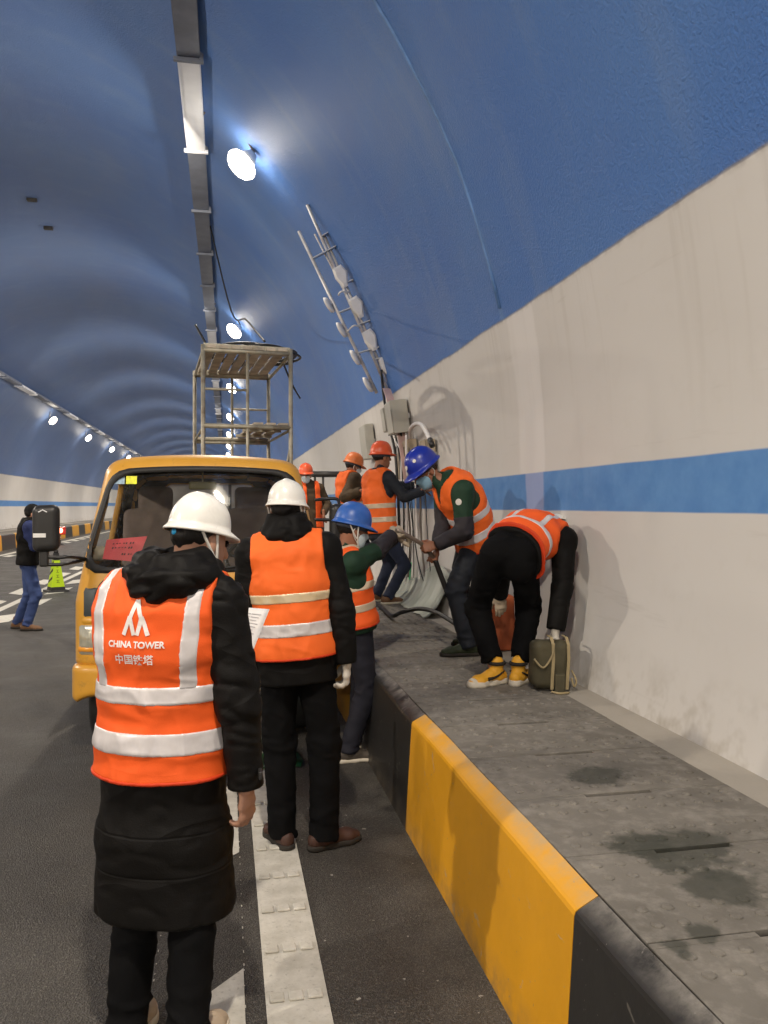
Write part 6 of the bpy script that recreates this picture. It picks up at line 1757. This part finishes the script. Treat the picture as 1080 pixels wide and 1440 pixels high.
# ---- P5: bent double over the tool bag, yellow shoes
pel = U(719, 776, 4.86); ch = U(764, 752, 5.20)
f5 = Vector((ch.x - pel.x, ch.y - pel.y, 0)).normalized()
rs5 = (U(782, 772, 4.98) - U(752, 738, 5.42)).normalized()
person('man in black bent double over the green tool bag, yellow shoes, orange vest',
    pel, ch, rs5, U(785, 758, 5.45), Vector((0.1, 0.55, -0.85)),
    {'r': dict(w=U(781, 888, 4.90), d=-Z, n=Vector((-1, 0.2, 0)), curl=(40, 50, 30), glove='glove', hint=Vector((0.2, -1, 0))),
     'l': dict(w=U(703, 838, 5.82), d=Vector((0.10, 0.05, -1)), n=Vector((0.2, 1, 0)), curl=(18, 20, 15), glove='glove_t', hint=Vector((-0.4, 0.8, 0)))},
    {'r': dict(p=G(730, 4.92, WK_Z), d=dirv(48)), 'l': dict(p=G(696, 4.92, WK_Z), d=dirv(-112), hint=Vector((-0.3, 1, 0)))},
    dict(h=0.011, hh=0.006, ground=WK_Z, fat=0.002, thin=-0.05, sc=0.97, hem=0.05, sh_side=rs5, hip_side=Vector((0.98, -0.2, 0)), sleeve=(0.080, 0.068, 0.058), jacket='black', trousers='blacktr', shoe='shoe_y', sole='sole_w', boot=0.05, swoosh=True, sole_h=0.04, toecap='sole_w', laces=((0.06, 0.03, 0.078), (0.085, 0.032, 0.07), (0.035, 0.03, 0.09)), them=-0.055, thigh=(0.096, 0.080, 0.070, 0.064), bend=Z * 0.045, collar=False,
         vest=dict(t=0.016, w=0.170, mat='vest', hem=0.12, bands=((0.13, 0.170),), straps=((0.10, 0.016, 0.15, 0.6, 'tape'), (-0.10, 0.016, 0.15, 0.6, 'tape'))),
         helmet=dict(m='white_h', strap=False)))
# ---- P6: orange helmet, arms reaching to the wall boxes
f6 = dirv(58); r6 = rightof(f6)
pel = U(536, 748, 9.0); ch = U(531, 664, 9.0)
person('man in glossy orange helmet and banded vest reaching to the wall boxes, blue panel sleeves',
    pel, ch, r6, U(537, 643, 9.02), dirv(70),
    {'r': dict(w=U(598, 689, 8.75), d=Vector((1, 0.2, 0)), n=-Z, hint=-Z), 'l': dict(w=U(588, 684, 9.35), d=Vector((1, 0.1, 0)), n=-Z, hint=-Z)},
    {'r': dict(p=G(546, 8.9, WK_Z), d=dirv(75)), 'l': dict(p=G(530, 9.15, WK_Z), d=dirv(50))},
    dict(h=0.014, hh=0.008, ground=WK_Z, fat=0.01, sc=0.98, hem=-0.12, sleeve=(0.076, 0.062, 0.05), jacket='dark_j', cuff=('dark_j', 0.1), trousers='navy2', shoe='shoe_b2', sole='sole_w', skin='skin_d',
         vest=dict(t=0.015, w=0.165, mat='vest2', hem=-0.02, bands=((0.11, 0.17, 'tape_p'), (0.265, 0.32, 'tape_p'))), helmet=dict(m='orange_h', strap=False, ridge=3)))
# ---- P7: faded orange helmet, brown jacket
f7 = dirv(68); r7 = rightof(f7)
pel = U(497, 738, 10.4); ch = U(489, 667, 10.4)
person('man in faded orange helmet and brown jacket with grey mask, beside the banded-vest worker',
    pel, ch, r7, U(497, 656, 10.4), dirv(80) - Z * 0.3,
    {'r': dict(w=U(508, 690, 10.1), d=Vector((0.9, 0.1, 0.2)), n=-Z, hint=-Z - Vector((0.2, .6, 0))), 'l': dict(w=U(520, 694, 10.5), d=Vector((1, 0, 0)), n=-Z, hint=-Z)},
    {'r': dict(p=G(500, 10.3, WK_Z), d=dirv(70)), 'l': dict(p=G(494, 10.6, WK_Z), d=dirv(60))},
    dict(h=0.014, hh=0.008, ground=WK_Z, fat=0.014, sc=0.98, sleeve=(0.082, 0.072, 0.055), jacket='brown_j', trousers='navy', skin='skin_d', mask='mask_w', shoe='shoe_br',
         vest=dict(t=0.015, w=0.14, mat='vest2', hem=-0.03, bands=((0.10, 0.16, 'tape_p'), (0.24, 0.29, 'tape_p'))), helmet=dict(m='orange_h2', strap=False)))
# ---- P8: orange helmet and pale mask, facing the camera
f8 = dirv(172); r8 = rightof(f8)
pel = U(436, 742, 12.2); ch = U(434, 680, 12.2)
person('man in orange helmet and pale mask facing the camera beside the truck, open vest',
    pel, ch, r8, U(430, 668, 12.15), dirv(184) - Z * 0.1,
    {'l': dict(w=U(455, 722, 12.1), d=-Z, n=-r8, hint=-f8 - r8), 'r': dict(w=U(418, 724, 12.1), d=-Z, n=r8 * -1, hint=-f8 + r8)},
    {'r': dict(p=G(429, 12.2, WK_Z), d=dirv(170)), 'l': dict(p=G(442, 12.2, WK_Z), d=dirv(160))},
    dict(h=0.015, hh=0.008, ground=WK_Z, fat=0.012, sc=0.98, sleeve=(0.072, 0.064, 0.05), jacket='brown_j', trousers='navy', skin='skin_d', mask='mask_w', shoe='shoe_br',
         vest=dict(t=0.014, w=0.15, mat='vest', hem=0.0, neck=0.10, open=0.065), helmet=dict(m='orange_h', strap=False, peak=0.03)))
# ---- P9: bystander at far left in a black gilet, jeans
f9 = dirv(78); r9 = rightof(f9)
pel = U(40, 791, 11.0); ch = U(42, 733, 11.0)
p9, v9, fr9 = person('man in black cap, black gilet, blue sleeves and jeans standing at far left',
    pel, ch, r9, U(47, 723, 11.0), dirv(84),
    {'r': dict(w=U(70, 760, 10.8), d=Vector((1, 0, 0.2)), n=Vector((0, 1, 0)), hint=-Z), 'l': dict(w=U(68, 765, 11.2), d=Vector((1, 0, 0.1)), n=Vector((0, -1, 0)), hint=-Z)},
    {'r': dict(p=G(38, 10.85), d=dirv(96)), 'l': dict(p=G(24, 11.05), d=dirv(110))},
    dict(h=0.013, hh=0.008, fat=0.012, sc=0.98, hem=-0.06, sleeve=(0.072, 0.062, 0.05), jacket='blueslv', trousers='jeans', shoe='shoe_b2', boot=0.05, thigh=(0.092, 0.076, 0.066, 0.060), group='bystander',
         vest=dict(t=0.014, w=0.165, mat='black', hem=-0.05, neck=0.07)))
# his baseball cap
hc9 = U(47, 723, 11.0); ff = dirv(84); rr9 = rightof(ff)
V = []; n = 24; rows = 7
for j in range(rows):
    a_ = j / (rows - 1) * math.pi / 2 * 0.98
    for i in range(n):
        t = 2 * math.pi * i / n; V.append(hc9 + Z * (0.04 + 0.105 * math.sin(a_)) + rr9 * (0.088 * math.cos(a_) * math.sin(t)) + ff * (0.108 * math.cos(a_) * math.cos(t) - 0.012))
F = [(j * n + i, (j + 1) * n + i, (j + 1) * n + (i + 1) % n, j * n + (i + 1) % n) for j in range(rows - 1) for i in range(n)]
F = [tuple(reversed(q)) for q in F]
cp = mesh_obj('cap', V, F, M['black'], p9, True)
def peakf(P): return smax(ell(P, hc9 + Z * 0.045 + ff * 0.12, (rr9, ff, Z), (0.075, 0.075, 0.012)), -plane(P, hc9 + ff * 0.07, tuple(ff)), 0.004)
sdf_obj('cap_peak', peakf, *bounds([hc9 + Z * .045 + ff * .12], 0.1), 0.008, M['black'], cp)
# round pale patch on the bending worker's sleeve

# ================================================================== dusty tunnel air
HZ = 0.0
if HZ:
    b = MB(); b.box((-14, Y0 - 5, -1.0), (6, 420, 9.5)); hz = b.build('haze', None); hz.data.materials.clear(); tag(hz, 'thin dusty air filling the tunnel', kind='stuff')
    hm = bpy.data.materials.new('haze_air'); hm.use_nodes = True; t_ = hm.node_tree; t_.nodes.remove(t_.nodes['Principled BSDF'])
    pv = t_.nodes.new('ShaderNodeVolumePrincipled'); pv.inputs['Color'].default_value = (0.92, 0.93, 0.95, 1); pv.inputs['Density'].default_value = HZ
    pv.inputs['Anisotropy'].default_value = 0.75
    t_.links.new(pv.outputs[0], t_.nodes['Material Output'].inputs['Volume']); hz.data.materials.append(hm)
